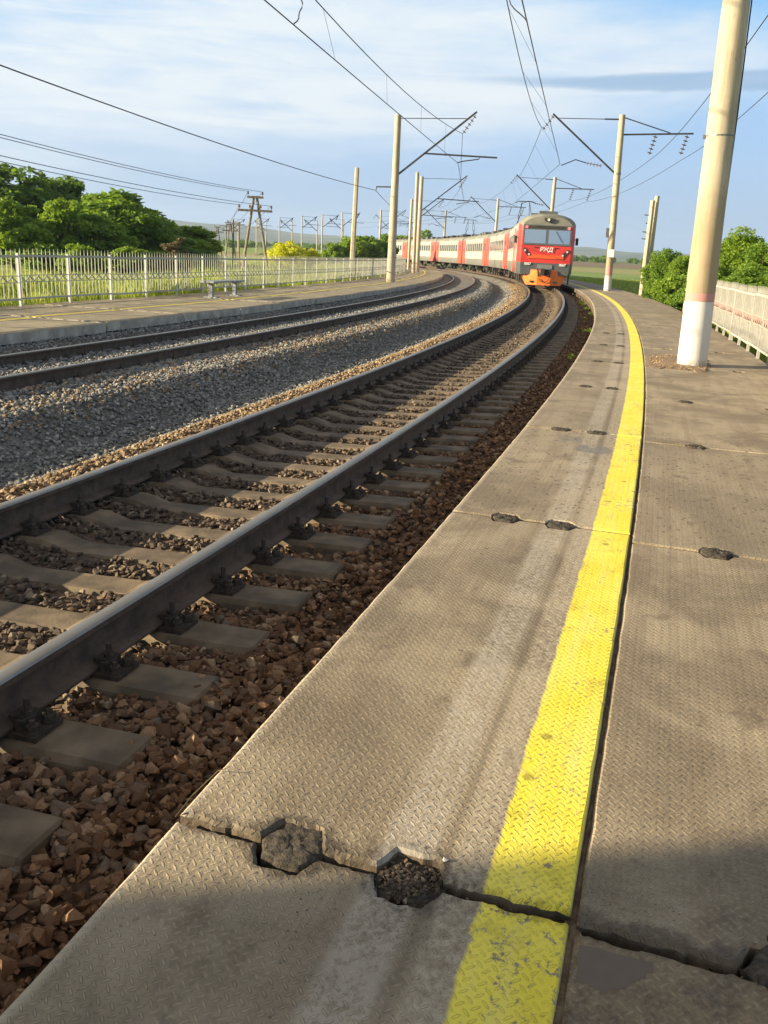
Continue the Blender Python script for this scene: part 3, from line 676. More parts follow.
# utility line on the left
def aframe(x, y, zb, h, w, rz, label, group, n_top=2, n_low=4):
    root = empty('utility_pole', (x, y, zb), rz); tag(root, label, 'utility pole', group)
    for sx in (-1, 1):
        b = MB(); b.tube([(sx * w / 2, 0, -.3), (sx * .07, 0, h - .05)], [.085, .065], 8); b.build('leg', M['wood'], root)
    for z, half, k in ((h - .12, .42, n_top), (h - .78, .88, n_low)):
        b = MB(); b.box((0, -.1, z), (2 * half, .09, .11)); arm = b.build('crossarm', M['wood'], root)
        for i in range(k):
            px = -half + .05 + (2 * half - .1) * i / max(1, k - 1)
            b = MB(); b.lathe([(.012, 0), (.012, .08), (.05, .09), (.055, .13), (.035, .17), (.05, .19), (.02, .23)], 8, (px, -.1, z + .055)); b.build('insulator', M['insul'], arm)
    return root
af = aframe(-7.45, 47.9, -.62, 4.75, 1.75, .12, 'wooden A-shaped pole with two crossarms standing behind the white fence', 'wooden utility poles')
GU = 'wooden utility poles'
for i, (x, y, h, lab) in enumerate(((-19.0, 104, 4.6, 'small wooden A-shaped pole left of the big one, beyond the dark hedge'), (-26.0, 132, 4.8, 'distant wooden A-shaped pole left of the small one, by the tree tops'))):
    aframe(x, y, -.6, h, 1.5, .2, lab, GU, 2, 3)
# far catenary masts along the line as it swings left
GF = 'distant masts along the curving line'
FAR = [((299, 228), 0)]
def far_mast(x, y, zb, h, rz, side, label):
    root = empty('catenary_mast', (x, y, zb), rz); tag(root, label, 'mast', GF)
    shaft(h, .17, .13, 10).build('shaft', M['mast'], root, 40)
    b = MB(); b.bar((side * .1, 0, h - 2.6), (side * 3.6, 0, h + .1), .12); b.bar((side * .1, 0, h - .15), (side * 3.2, 0, h - .15), .06)
    b.bar((side * 1.2, 0, h - 1.8), (side * 4.4, 0, h - 1.8), .09); b.tube([(side * 3.4, 0, h - .1), (side * 3.0, 0, h - .9)], .09, 6); b.build('cantilever', M['steel'], root)
    return root
ORD = ('first', 'second', 'third', 'fourth', 'fifth', 'sixth')
for k, st in enumerate((184, 200, 216, 233, 250, 267)):
    q = P(st, -9.3, -.4); far_mast(q.x, q.y, -.4, 9.3, heading(st), 1, f'{ORD[k]} distant mast leftwards from the bare post, in the inner row with arms pointing right')
for k, st in enumerate((222, 239, 255, 272, 290)):
    q = P(st, 3, -.4); far_mast(q.x, q.y, -.4, 9.3, heading(st), -1, f'{ORD[k]} distant mast leftwards from the bare post, in the outer row with arms pointing left')
# wires
def sag_pts(p, q, sag, n=14):
    p = Vector(p); q = Vector(q); return [p.lerp(q, i / n) - Vector((0, 0, 4 * sag * (i / n) * (1 - i / n))) for i in range(n + 1)]
def wire(name, sup, sag, r, label, cat_='wire', group='overhead wires', n=14):
    pts = []
    for p, q in zip(sup, sup[1:]): pts += sag_pts(p, q, sag, n)[:-1]
    pts.append(Vector(sup[-1])); b = MB(); b.tube(pts, r, 5)
    return tag(b.build(name, M['wire'], smooth=80), label, cat_, group), pts
def catenary(cs, ms, lab_c, lab_m, sag=.75, r=.014):
    wire('contact_wire', cs, .03, r, lab_c)
    mo, pts = wire('messenger_wire', ms, sag, r, lab_m)
    b = None
    for (c0, c1), (m0, m1_) in zip(zip(cs, cs[1:]), zip(ms, ms[1:])):
        if Vector(c0).y > 140: break
        mp = sag_pts(m0, m1_, sag, 40); c0 = Vector(c0); c1 = Vector(c1)
        for k in (.14, .32, .5, .68, .86):
            b = MB(); b.tube([mp[int(k * 40)], c0.lerp(c1, k)], .005, 4); b.build('dropper', M['wire'], mo)
    return mo
rs = [-24, 14.32, 52.3, 90, 123, 156, 190]
zc = [6.66, 6.66, 6.70, 6.72, 6.7, 6.6, 6.6]; ocn = [-1.4, -.80, -.52, -.9, -.3, -.9, -.3]
cs = [P(s, o, z) for s, o, z in zip(rs, ocn, zc)]
ms = [P(s, o, z) for s, o, z in zip(rs, [-1.3, -1.5, -1.7, -1.3, -1.3, -1.2, -1.2], [8.55, 8.55, 8.52, 8.5, 8.45, 8.2, 8.2])]
mo = catenary(cs, ms, 'contact wire hanging straight above the near track', 'upper carrying wire above the near track with thin droppers')
ls = [-24, 11.5, 48.4, 84, 117, 150, 184]
cs2 = [P(s, o, z) for s, o, z in zip(ls, [-5.2, -5.45, -5.85, -5.9, -5.5, -5.9, -5.5], [6.2] * 7)]
ms2 = [P(s, o, z) for s, o, z in zip(ls, [-5.8, -5.7, -5.72, -6.3, -6, -6, -6], [7.75, 7.75, 7.62, 7.6, 7.5, 7.5, 7.5])]
mo2 = catenary(cs2, ms2, 'contact wire hanging above the far track', 'upper carrying wire above the far track with thin droppers', .65)
def jumper(p, q, swing, label):
    p = Vector(p); q = Vector(q); pts = []
    for i in range(13):
        k = i / 12; c = p.lerp(q, k); a = k * 5 * PI; pts.append(c + Vector((swing * math.sin(PI * k) + .03 * math.sin(a), .12 * math.sin(PI * k), -.10 * math.sin(PI * k))))
    b = MB(); b.tube(pts, .014, 5); return tag(b.build('jumper_cable', M['wire'], smooth=80), label, 'cable')
mp = sag_pts(ms[1], ms[2], .75, 40); jumper(mp[8], cs[1].lerp(cs[2], .2), -.12, 'wavy jumper cable joining the two wires above the near track')
mp = sag_pts(ms2[1], ms2[2], .65, 40); jumper(mp[9], cs2[1].lerp(cs2[2], .225), .22, 'curved jumper cable joining the two wires above the far track')
fs = [14.32, 52.3, 90, 123, 156]
wire('feeder_wire', [P(-24, 4.45, 7.2)] + [P(s, 4.42, 7.2) for s in fs], .5, .013, 'inner of the two feeder wires strung on the right platform masts')
wire('feeder_wire', [P(-24, 6.05, 7.2)] + [P(s, 6.03, 7.2) for s in fs], .5, .013, 'outer of the two feeder wires strung on the right platform masts')
wire('signal_wire', [P(-24, -10.1, 4.72), P(11, -10.1, 4.72), P(48.4, -10.12, 4.72), P(84, -10.8, 4.7)], .22, .015, 'single dark wire slanting across the sky to the tall opposite mast')
A = Vector((-7.45, 47.9, -.62)); B0 = Vector((-19.0, 104, -.9)); NX = Vector((-13.6, 10.5, -.32))
for k, (dx, z, lab) in enumerate(((-.37, 4.95, 'left upper telephone wire on the A-shaped pole'), (.37, 4.95, 'right upper telephone wire on the A-shaped pole'), (-.82, 4.28, 'left lower telephone wire on the A-shaped pole'), (.82, 4.28, 'right lower telephone wire on the A-shaped pole'))):
    wire('telephone_wire', [NX + Vector((dx * .25, 0, 4.62 + (z - 4.62) * .8 + .05)), A + Vector((dx, -.1, z - .05)), B0 + Vector((dx, 0, z + .1))], .35, .011, lab, group='telephone wires')

# ------------------------------------------------------------------ fences
def fence_panel(w, h, npk, pk, mid_z, mid, pickw=.022, pdep=.02):
    b = MB()
    b.box((0, 0, h * .90), (w, .035, .045)); b.box((0, 0, h * .13), (w, .035, .04))
    for i in range(npk):
        x = -w / 2 + w * (i + .5) / npk
        b.box((x, .0, h * .525), (pickw, pdep, h * .75 - .02)); b.box((x, 0, h * .905 + h * .075), (pickw, pdep, h * .11), taper=.25)
        if i < npk - 1:
            x2 = -w / 2 + w * (i + 1.5) / npk; s = 1 if i % 2 else -1
            b.bar((x, .012, mid_z - s * .05), (x2, .012, mid_z + s * .05), max(pickw, .02), .022, mi=1)
    for dz in (-.07, .07): b.box((0, .004, mid_z + dz), (w, .014, .016), mi=1)
    return b
def fence(name, label, s0, s1, sp, o, zb, h, npk, mats, postw, posth, mid, main_every=0, pickw=.022):
    root = empty(name, P(s0, o, zb), heading(s0)); tag(root, label, 'fence')
    bpy.context.view_layer.update(); inv = root.matrix_world.inverted()
    pm = None; qm = None; s = s0; i = 0
    while s < s1:
        if pm is None:
            b = MB(); b.box((0, 0, posth / 2 - .1), (postw, postw, posth + .2)); b.box((0, 0, posth + .008), (postw * 1.15, postw * 1.15, .016)); po = b.build('post', mats[0], root); pm = po.data
            po2 = fence_panel(sp - postw - .01, h, npk, 0, mid, None, pickw).build('panel', mats[1:], root); qm = po2.data
        else: po = link('post', pm, root); po2 = link('panel', qm, root)
        sc = 1.55 if main_every and i % main_every == 2 else 1.0
        po.matrix_local = inv @ (Matrix.Translation(P(s, o, zb + random.uniform(-.012, .012))) @ Matrix.Rotation(heading(s), 4, 'Z') @ Matrix.Rotation(random.uniform(-.012, .012), 4, 'X') @ Matrix.Diagonal((sc, sc, 1, 1)))
        sm = s + sp / 2
        if s + sp < s1: po2.matrix_local = inv @ (Matrix.Translation(P(sm, o, zb + random.uniform(-.01, .01))) @ Matrix.Rotation(heading(sm) + PI / 2, 4, 'Z'))
        else: bpy.data.objects.remove(po2)
        s += sp; i += 1
    return root
fence('picket_fence', 'long pale picket fence with white posts along the back of the opposite platform', 7.3, 88, 1.87, -10.98, .06, 1.16, 12, [M['white'], M['fence'], M['fence']], .052, 1.10, .57, 0, .0095)
fence('picket_fence', 'white picket fence with a pinkish middle band, right of the thick cream pole', 7.0, 26.5, 1.34, 4.02, ZP, 1.15, 11, [M['fence_pale'], M['fence_pale'], M['pink']], .05, 1.02, .60, 4, .021)

# ------------------------------------------------------------------ bench
bn = empty('bench', P(24.7, -9.75, .0625), heading(24.7)); tag(bn, 'low grey backless bench on the opposite platform in front of the fence', 'bench')
b = MB()
for x in (-.15, .0, .15): b.box((x, 0, .455), (.135, 2.3, .05))
b.build('seat', M['bench'], bn)
for y in (-.85, .85):
    b = MB(); b.box((0, y, .225), (.12, .12, .41)); b.box((0, y, .02), (.42, .2, .04)); b.box((0, y, .415), (.42, .09, .03)); b.build('leg', M['bench'], bn)

# ------------------------------------------------------------------ train
TL = 21.4
SEC = [(1.62, .82), (1.70, .95), (1.74, 1.56), (1.74, 2.28), (1.74, 3.42), (1.73, 3.80), (1.64, 3.98), (1.40, 4.17), (.95, 4.33), (.45, 4.41)]
SECF = SEC + [(-x, z) for x, z in reversed(SEC)]
BANDM = ['t_grey', 't_grey', 't_cream', 't_band', 't_band', 't_roof', 't_roof', 't_roof', 't_roof']
def car_body(L, nose):
    keys = ['t_grey', 't_cream', 't_band', 't_roof', 't_door', 't_dgrey', 't_red', 't_nose']; ki = {k: i for i, k in enumerate(keys)}
    b = MB(); y1 = L / 2 - .28; n = len(SECF)
    ys = [(-y1, 1, 1), (-y1 + 3.0, 1, 1)] + ([(y1 - 3.6, 1, 1), (y1 - .75, 1, 1), (y1 - .25, .985, .995), (y1 + .05, .94, .975), (y1 + .2, .86, .95)] if nose else [(y1 - 3.0, 1, 1), (y1, 1, 1)])
    for y, kx, kz in ys:
        for x, z in SECF:
            dy = -.20 * max(0, (z - 2.3) / 2) if (nose and y > y1 - .5) else 0
            b.v.append((x * kx, y + dy, .82 + (z - .82) * kz))
    for i in range(len(ys) - 1):
        for j in range(n):
            a = i * n + j; c = i * n + (j + 1) % n
            row = j if j < 9 else (9 if j == 9 else (18 - j if j < 19 else -1))
            k = 't_dgrey' if row == -1 else ('t_roof' if row >= 9 else BANDM[row])
            if row in (2, 3, 4) and (i == 0 or (i == len(ys) - 2 and not nose)): k = 't_door'
            if row == 1 and (i == 0 or (i == len(ys) - 2 and not nose)): k = 't_door'
            if nose and i >= 3 and row in (2, 3, 4): k = 't_red'
            if nose and i >= 3 and row in (0, 1): k = 't_dgrey'
            b.f.append((a, c, c + n, a + n)); b.m.append(ki[k])
    b.f.append(tuple(range(n))); b.m.append(ki['t_dgrey'])
    e = (len(ys) - 1) * n
    if nose:
        for j in range(9):
            k = 't_dgrey' if j < 2 else ('t_red' if j < 5 else 't_roof')
            b.f.append((e + j, e + j + 1, e + 18 - j, e + 19 - j)); b.m.append(ki[k])
    else: b.f.append(tuple(e + j for j in range(n))); b.m.append(ki['t_dgrey'])
    return b, [M[k] for k in keys]
def add_bogie(root, y):
    b = MB()
    for x in (-.98, .98): b.box((x, y, .62), (.16, 3.1, .24)); b.box((x, y, .42), (.14, 1.1, .2))
    b.box((0, y, .6), (1.9, .5, .25))
    for yy in (-1.2, 1.2):
        for x in (-1.02, 1.02): b.box((x, y + yy, .48), (.22, .32, .34))
    bo = b.build('bogie', M['t_black'], root)
    for yy in (-1.2, 1.2):
        for x in (-.80, .80):
            b = MB(); b.tube([(x - .06, y + yy, .48), (x + .06, y + yy, .48)], .475, 20); b.tube([(x - .075, y + yy, .48), (x + .075, y + yy, .48)], .11, 10); b.build('wheel', M['t_black'], bo, 40)
def pantograph(root, y, top):
    b = MB(); z0 = 4.52
    b.box((0, y, z0), (1.5, 1.9, .09))
    for x in (-.6, .6):
        b.bar((x, y - .7, z0 + .1), (x * .8, y + .75, z0 + .95), .05); b.bar((x, y + .7, z0 + .1), (x * .8, y - .75, z0 + .95), .05)
        b.bar((x * .8, y + .75, z0 + .95), (x * .55, y, top - .06), .04); b.bar((x * .8, y - .75, z0 + .95), (x * .55, y, top - .06), .04)
    b.bar((-.6, y, top), (.6, y, top), .07); b.bar((.6, y, top), (.95, y, top - .16), .06); b.bar((-.6, y, top), (-.95, y, top - .16), .06)
    b.build('pantograph', M['steel'], root)
def car(s_front, L, nose, label, panto=None, name='train_carriage', seed=0):
    rr = random.Random(seed)
    pf, pr = P(s_front, -.796, -.028), P(s_front + L, -.796, -.028); c = (pf + pr) / 2; d = pf - pr
    root = empty(name, c, math.atan2(d.y, d.x) - PI / 2); tag(root, label, 'train carriage', 'carriages of the commuter train'); root.scale = (.95, 1, .955)
    b, mats = car_body(L, nose); b.build('body', mats, root, 30)
    ends = [-1] if nose else [-1, 1]
    for sx in (-1, 1):
        for e in ends + ([1] if nose else []):
            yy = e * (L / 2 - 1.9) if not (nose and e == 1) else L / 2 - 5.6
            b = MB(); b.box((sx * 1.742, yy, 2.25), (.03, 1.5, 2.75)); dr = b.build('door', M['t_door'], root)
            for k in (-.37, .37):
                b = MB(); b.box((sx * 1.762, yy + k, 2.85), (.02, .46, .8)); b.build('window', M['t_glass'], dr)
        y0, y1 = -L / 2 + 3.6, (L / 2 - 6.9 if nose else L / 2 - 3.6); nw = 7 if nose else 9
        for k in range(nw):
            yy = y0 + (y1 - y0) * (k + .5) / nw
            b = MB(); b.box((sx * 1.742, yy, 2.86), (.03, (y1 - y0) / nw * .66, .86)); wd = b.build('window', M['t_dgrey'], root)
            b = MB(); b.box((sx * 1.752, yy, 2.84), (.022, (y1 - y0) / nw * .66 - .12, .74)); b.build('pane', M['t_glass'], wd)
    for y in (-L / 2 + 3.4, L / 2 - 3.9): add_bogie(root, y)
    b = MB()
    for k in range(7):
        yy = rr.uniform(-5.2, 5.0); b.box((rr.choice((-1, 1)) * rr.uniform(.7, 1.15), yy, rr.uniform(.52, .66)), (rr.uniform(.5, .9), rr.uniform(.7, 1.8), rr.uniform(.35, .55)))
    b.box((0, 0, .78), (2.4, L - 2, .14)); b.build('underframe_equipment', M['t_black'], root)
    b = MB(); yy = -L / 2 + 1.3
    while yy < L / 2 - (3.2 if nose else 1.2):
        w = rr.uniform(.5, 1.5); b.box((rr.uniform(-.35, .35), yy, 4.43 + rr.uniform(0, .06)), (rr.uniform(.6, 1.5), w, rr.uniform(.2, .5))); yy += w + rr.uniform(.3, 1.1)
    b.build('roof_equipment', M['t_dgrey'] if panto is None else M['t_black'], root)
    if panto is not None: pantograph(root, panto, 6.62)
    return root
S_N = 53.3
cab = car(S_N, TL, True, 'leading driving carriage with red and orange cab front of the commuter train', None, seed=3)
names = ['second', 'third', 'fourth', 'fifth', 'sixth', 'seventh', 'eighth']
for i in range(1, 6):
    car(S_N + i * TL, TL, False, f'{names[i-1]} carriage of the commuter train counting from the red cab', 6.5 if i in (1, 3, 5) else None, seed=10 + i)
# cab front details (local +y is the nose)
NY = TL / 2 - .28 + .2
def yf(z): return NY - .20 * max(0, (z - 2.3) / 2) + .012
def fpanel(name, poly, d0, d1, mat, parent=cab):
    """flat panel on the sloping cab front: polygon in x,z"""
    n = len(poly); b = MB(); vs = [(x, yf(z) + d0, z) for x, z in poly] + [(x, yf(z) + d1, z) for x, z in poly]
    b.add(vs, [tuple(range(n)), tuple(range(2 * n - 1, n - 1, -1))] + [(i + n, (i + 1) % n + n, (i + 1) % n, i) for i in range(n)])
    return b.build(name, mat, parent)
R4 = lambda x0, x1, z0, z1: [(x0, z0), (x1, z0), (x1, z1), (x0, z1)]
ws = fpanel('windscreen', R4(-1.45, 1.45, 2.56, 3.72), -.06, .015, M['t_dgrey'])
fpanel('pane', R4(.08, 1.36, 2.66, 3.44), .0, .022, M['t_screen'], ws); fpanel('pane', R4(-1.36, -.08, 2.66, 3.44), .0, .022, M['t_screen'], ws)
fpanel('destination_board', R4(-1.1, 1.1, 3.50, 3.67), .0, .02, M['t_black'], ws)
b = MB(); b.bar((-.5, yf(3.4) + .04, 3.38), (-.95, yf(2.75) + .04, 2.72), .03); b.build('wiper', M['t_black'], ws)
for x in (-1.27, 1.27):
    b = MB(); b.tube([(x, yf(3.58), 3.58), (x, yf(3.58) + .05, 3.58)], .085, 12); b.build('marker_lamp', M['lamp_red'], cab)
def lampx(name, x, z, r, mat, d=.05):
    b = MB(); b.tube([(x, yf(z) - .05, z), (x, yf(z) + d, z)], r, 14); return b.build(name, mat, cab)
hl = fpanel('headlight', [(-.26, 4.12), (-.2, 3.96), (0, 3.88), (.2, 3.96), (.26, 4.12)], -.12, .09, M['t_black'])
b = MB(); b.tube([(0, yf(4.03) + .05, 4.03), (0, yf(4.03) + .12, 4.03)], .085, 12); b.build('lens', M['lamp_white'], hl)
fpanel('nose_panel', [(-1.05, 1.78), (1.05, 1.78), (1.22, 2.0), (-1.22, 2.0)], -.03, .02, M['t_nose'])
for sx in (-1, 1):
    fpanel('lamp_cluster', [(sx * .92, 1.98), (sx * 1.10, 1.88), (sx * 1.42, 2.30), (sx * 1.28, 2.36)], -.03, .025, M['t_black'])
    lampx('headlight', sx * 1.02, 2.0, .06, M['lamp_white']); lampx('headlight', sx * 1.27, 2.22, .06, M['lamp_white'])
    fpanel('vent', R4(sx * .62 - .12, sx * .62 + .12, 2.40, 2.44), -.02, .015, M['t_black'])
    b = MB(); b.box((sx * 1.86, TL / 2 - .75, 2.85), (.16, .12, .42)); b.bar((sx * 1.70, TL / 2 - .75, 2.95), (sx * 1.8, TL / 2 - .75, 2.95), .04); b.build('mirror', M['t_black'], cab)
    b = MB(); b.box((sx * 1.745, TL / 2 - 1.85, 2.95), (.03, .75, .8)); b.build('cab_window', M['t_glass'], cab)
    b = MB(); b.box((sx * 1.742, TL / 2 - 3.1, 2.2), (.03, .8, 2.5)); b.build('cab_door', M['t_door'], cab)
    b = MB(); b.tube([(sx * .0 + sx * 1.5, NY - .15, .3), (sx * 1.5, NY - .15, .95)], .05, 6); b.build('guard', M['t_black'], cab)
# snow plough and coupler
b = MB(); b.add([(-1.6, NY - .35, 1.14), (1.6, NY - .35, 1.14), (1.06, NY - .05, .22), (-1.06, NY - .05, .22), (-1.6, NY - .6, 1.14), (1.6, NY - .6, 1.14), (1.06, NY - .35, .22), (-1.06, NY - .35, .22),
                 (-.45, NY + .16, 1.10), (.45, NY + .16, 1.10), (.40, NY + .22, .22), (-.40, NY + .22, .22)],
                [(0, 8, 11, 3), (8, 9, 10, 11), (9, 1, 2, 10), (0, 4, 5, 1, 9, 8), (4, 7, 6, 5), (3, 11, 10, 2, 6, 7), (0, 3, 7, 4), (1, 5, 6, 2)])
pl = b.build('snow_plough', M['t_orange'], cab)
for x in (-.72, .72):
    b = MB(); b.box((x, NY + .12, .42), (.24, .10, .10)); b.build('opening', M['t_black'], pl)
b = MB(); b.tube([(-.32, NY + .24, .62), (-.2, NY + .27, .46), (0, NY + .28, .40), (.2, NY + .27, .46), (.32, NY + .24, .62)], .022, 6); b.build('hose', M['t_black'], pl)
b = MB(); b.box((0, NY + .25, 1.0), (.36, .9, .34)); b.box((.16, NY + .68, 1.0), (.22, .3, .42)); b.box((-.17, NY + .62, 1.02), (.16, .24, .3)); b.bar((-.42, NY + .12, 1.2), (-.30, NY + .2, .7), .06); b.bar((.42, NY + .12, 1.2), (.34, NY + .2, .75), .06)
b.build('coupler', M['t_black'], cab)
b = MB(); b.box((0, NY + .01, 1.30), (.9, .06, .26)); b.build('buffer_beam', M['t_grey'], cab)
for sx in (-1, 1):
    b = MB(); b.box((sx * .7, NY - .3, .14), (.5, .3, .12)); b.build('rail_guard', M['t_black'], cab)
def text_mesh(body, size, mat, parent, name, M4, shear=0.0, ext=.006):
    cu = bpy.data.curves.new(name, 'FONT'); cu.body = body; cu.size = size; cu.align_x = 'CENTER'; cu.align_y = 'CENTER'; cu.extrude = ext; cu.shear = shear; cu.offset = .006
    tmp = bpy.data.objects.new('tmp', cu); COL.objects.link(tmp); bpy.context.view_layer.update()
    me = bpy.data.meshes.new_from_object(tmp.evaluated_get(bpy.context.evaluated_depsgraph_get())); me.name = name
    bpy.data.objects.remove(tmp); me.materials.clear(); me.materials.append(mat)
    o = link(name, me, parent); o.matrix_local = M4; return o
def face(x, z, d=.03): return Matrix.Translation((x, yf(z) + d, z)) @ Matrix.Rotation(PI, 4, 'Z') @ Matrix.Rotation(PI / 2, 4, 'X')
text_mesh('РЖД', .33, M['sign'], cab, 'logo', face(-.0, 2.30), .2)
text_mesh('0067', .20, M['sign'], cab, 'number', face(1.05, 1.44)); text_mesh('0067', .20, M['sign'], cab, 'number', face(-1.05, 1.44))
b = MB(); b.box((0, yf(4.4) - 1.2, 4.44), (1.1, 1.4, .16)); b.bar((-.55, yf(4.4) - .6, 4.53), (.55, yf(4.4) - .6, 4.53), .05); b.build('roof_unit', M['t_dgrey'], cab)

# ------------------------------------------------------------------ terrain
def smooth(a, b, x): q = np.clip((x - a) / (b - a), 0, 1); return q * q * (3 - 2 * q)
def terrain_z(x, y):
    s, o = RAD * (np.arctan2(y - CY, x - CX) - A0), np.hypot(x - CX, y - CY) - RAD
    d = np.hypot(x, y)
    z = np.full_like(x, -.95)
    z = np.where(o < -10.2, -.95 + .93 * smooth(-10.2, -11.3, o) - .55 * smooth(-13.5, -17, o), z)
    z = np.where(o > 3.6, -.95 + .72 * smooth(3.9, 5, o) - .15 * smooth(12, 40, o), z)
    left = smooth(30, -160, x)
    z = z + (6.0 * smooth(300, 900, d) + 3.0 * smooth(900, 2500, d)) * (1 - .3 * left) + 1.5 * np.sin(x / 170 + 1) * np.sin(y / 210) * smooth(120, 400, d)
    z = z + left * 2.6 * smooth(95, 190, d) * smooth(-30, -55, o)
    return z
gx = np.sinh(np.linspace(-8.2, 8.2, 260)) * 2.6; gy = np.sinh(np.linspace(-7.2, 8.2, 260)) * 2.6
gx = np.unique(np.concatenate([gx, np.linspace(-40, 40, 121)])); gy = np.unique(np.concatenate([gy, np.linspace(-20, 100, 161)]))
X, Y = np.meshgrid(gx, gy); Z = terrain_z(X, Y)
nx, ny = len(gx), len(gy); idx = np.arange(nx * ny).reshape(ny, nx)
F = np.stack([idx[:-1, :-1], idx[:-1, 1:], idx[1:, 1:], idx[1:, :-1]], -1).reshape(-1, 4)
t = NT('meadow'); p = t.pos(); xyz = t.sep(p); pf_ = t.comb(xyz[0], xyz[1], 0.0)
d = t.n('ShaderNodeVectorMath', operation='LENGTH'); t.put(d.inputs[0], pf_); d = d.outputs['Value']
big = t.noise(pf_, .02, 4); mid = t.noise(pf_, .25, 6, .65); fine = t.noise(pf_, 5, 5, .7)
c = t.mix(t.step(mid, .3, .7), (.17, .225, .035), (.33, .35, .07)); c = t.mix(t.m('MULTIPLY', t.step(fine, .45, .7), .5), c, (.13, .18, .03))
far = t.m('ADD', d, t.m('MULTIPLY', t.m('SUBTRACT', big, .5), 90.0))
g2 = t.mix(t.step(big, .35, .65), (.13, .20, .035), (.20, .28, .05))
c = t.mix(t.step(far, 70, 120), c, g2)
c = t.mix(t.band(far, 185, 250, 12), c, (.24, .22, .08))
c = t.mix(t.m('MULTIPLY', t.step(far, 260, 300), t.step(xyz[0], 20, 60)), c, (.15, .105, .06))
patch = t.n('ShaderNodeTexVoronoi'); t.put(patch.inputs['Vector'], t.scale(pf_, (.0016, .0032, 1))); patch.inputs['Scale'].default_value = 1.0
fc = t.ramp(t.sep(patch.outputs['Color'])[0], [(0, (.07, .10, .03)), (.4, (.10, .14, .035)), (.7, (.15, .14, .06)), (1, (.06, .085, .025))])
c = t.mix(t.step(far, 420, 600), c, fc)
M['meadow'] = t.out(c, .95, 0, t.bump(t.m('ADD', fine, mid), .8, .15))
g = np_mesh('ground', np.stack([X, Y, Z], -1).reshape(-1, 3), F, M['meadow'], smooth=True); tag(g, kind='structure')
# hills
def hill_obj():
    n = 260; az = np.linspace(-1.15, 1.15, n); rows = []
    def ridge(a):
        h = 55 + 75 * smooth(-.02, -.42, a) + 8 * np.sin(a * 14 + 1) + 5 * np.sin(a * 33) + 2.5 * np.sin(a * 71)
        return h
    for k, (r, f) in enumerate(((1900, -.1), (2500, .10), (2950, .42), (3350, .78), (3700, 1.0), (4100, .9), (4700, .3))):
        w = 1 + .05 * np.sin(az * (23 + 7 * k) + k) + .03 * np.sin(az * 61 + 2 * k)
        rows.append(np.stack([np.sin(az) * r, np.cos(az) * r, 6 + ridge(az) * f * w], 1))
    V = np.concatenate(rows); m = len(rows); id2 = np.arange(n * m).reshape(m, n)
    F = np.stack([id2[:-1, :-1], id2[:-1, 1:], id2[1:, 1:], id2[1:, :-1]], -1).reshape(-1, 4)
    t = NT('hill_woods'); p = t.pos(); c = t.mix(t.step(t.noise(p, .004, 5), .4, .62), (.035, .055, .025), (.075, .10, .035)); c = t.mix(t.step(t.noise(t.scale(p, (1, 1, .2)), .002, 3), .5, .6), c, (.10, .115, .05))
    return np_mesh('hills', V, F, t.out(c, 1.0), smooth=True)
tag(hill_obj(), kind='structure')

# ------------------------------------------------------------------ vegetation
def leaf_cloud(centers, radii, nper, size, seed, flat=.75):
    r = np.random.default_rng(seed); VV = []
    for c, R in zip(centers, radii):
        n = int(nper * (R / np.mean(radii)) ** 2); d = r.normal(size=(n, 3)); d /= np.linalg.norm(d, axis=1)[:, None]
        rad = R * r.uniform(.25, 1.08, n) ** .55; q = np.array(c) + d * rad[:, None] * np.array([1, 1, flat])
        u = r.normal(size=(n, 3)); u /= np.linalg.norm(u, axis=1)[:, None]; nn = d * .5 + r.normal(size=(n, 3)) * .7 + np.array([0, 0, .35]); w = np.cross(nn, u); w /= np.linalg.norm(w, axis=1)[:, None]
        u = np.cross(w, nn); u /= np.linalg.norm(u, axis=1)[:, None]
        sz = size * r.uniform(.6, 1.35, n)[:, None]
        VV.append(np.stack([q - u * sz * .6, q - w * sz * .33, q + u * sz * .6, q + w * sz * .33], 1))
    V = np.concatenate(VV).reshape(-1, 3); return V, np.arange(len(V)).reshape(-1, 4)
def tree_meshes(seed, h, w, low, ncl, nper, size, leaf):
    r = random.Random(seed); cen, rad = [], []
    zc, hz = low + (h - low) * .52, (h - low) * .5
    for i in range(ncl):
        while True:
            x, y, z = (r.uniform(-1, 1) for _ in range(3)); q = x * x + y * y + z * z
            if .18 < q < 1: break
        k = 1 - .35 * max(0, z); R = r.choice((r.uniform(.07, .12), r.uniform(.10, .17))) * w
        cen.append((x * (w / 2 - R * .5) * k, y * (w / 2 - R * .5) * k, zc + z * (hz - R * .3) + (r.uniform(0, .12) * h if z > .5 and r.random() < .35 else 0))); rad.append(R)
    V, F = leaf_cloud(cen, rad, nper, size, seed); crown = np_mesh('crown', V, F, leaf, parent=False)
    b = MB(); tr = h * .022 + .03; top = low + (h - low) * .6; pts = [Vector((0, 0, -.3)), Vector((r.uniform(-.1, .1), r.uniform(-.1, .1), low * .6)), Vector((r.uniform(-.2, .2), r.uniform(-.2, .2), top * .75)), Vector((0, 0, h * .85))]
    b.tube(pts, [tr, tr * .8, tr * .5, tr * .15], 7)
    for c in cen[::3]:
        a = pts[1].lerp(pts[2], r.uniform(.1, .9)); b.tube([a, a.lerp(Vector(c), .5) + Vector((0, 0, .1 * h * .3)), Vector(c)], [tr * .35, tr * .2, tr * .06], 5)
    o = b.build('trunk', M['bark']); me = o.data; bpy.data.objects.remove(o)
    return crown, me
PROTO = {}
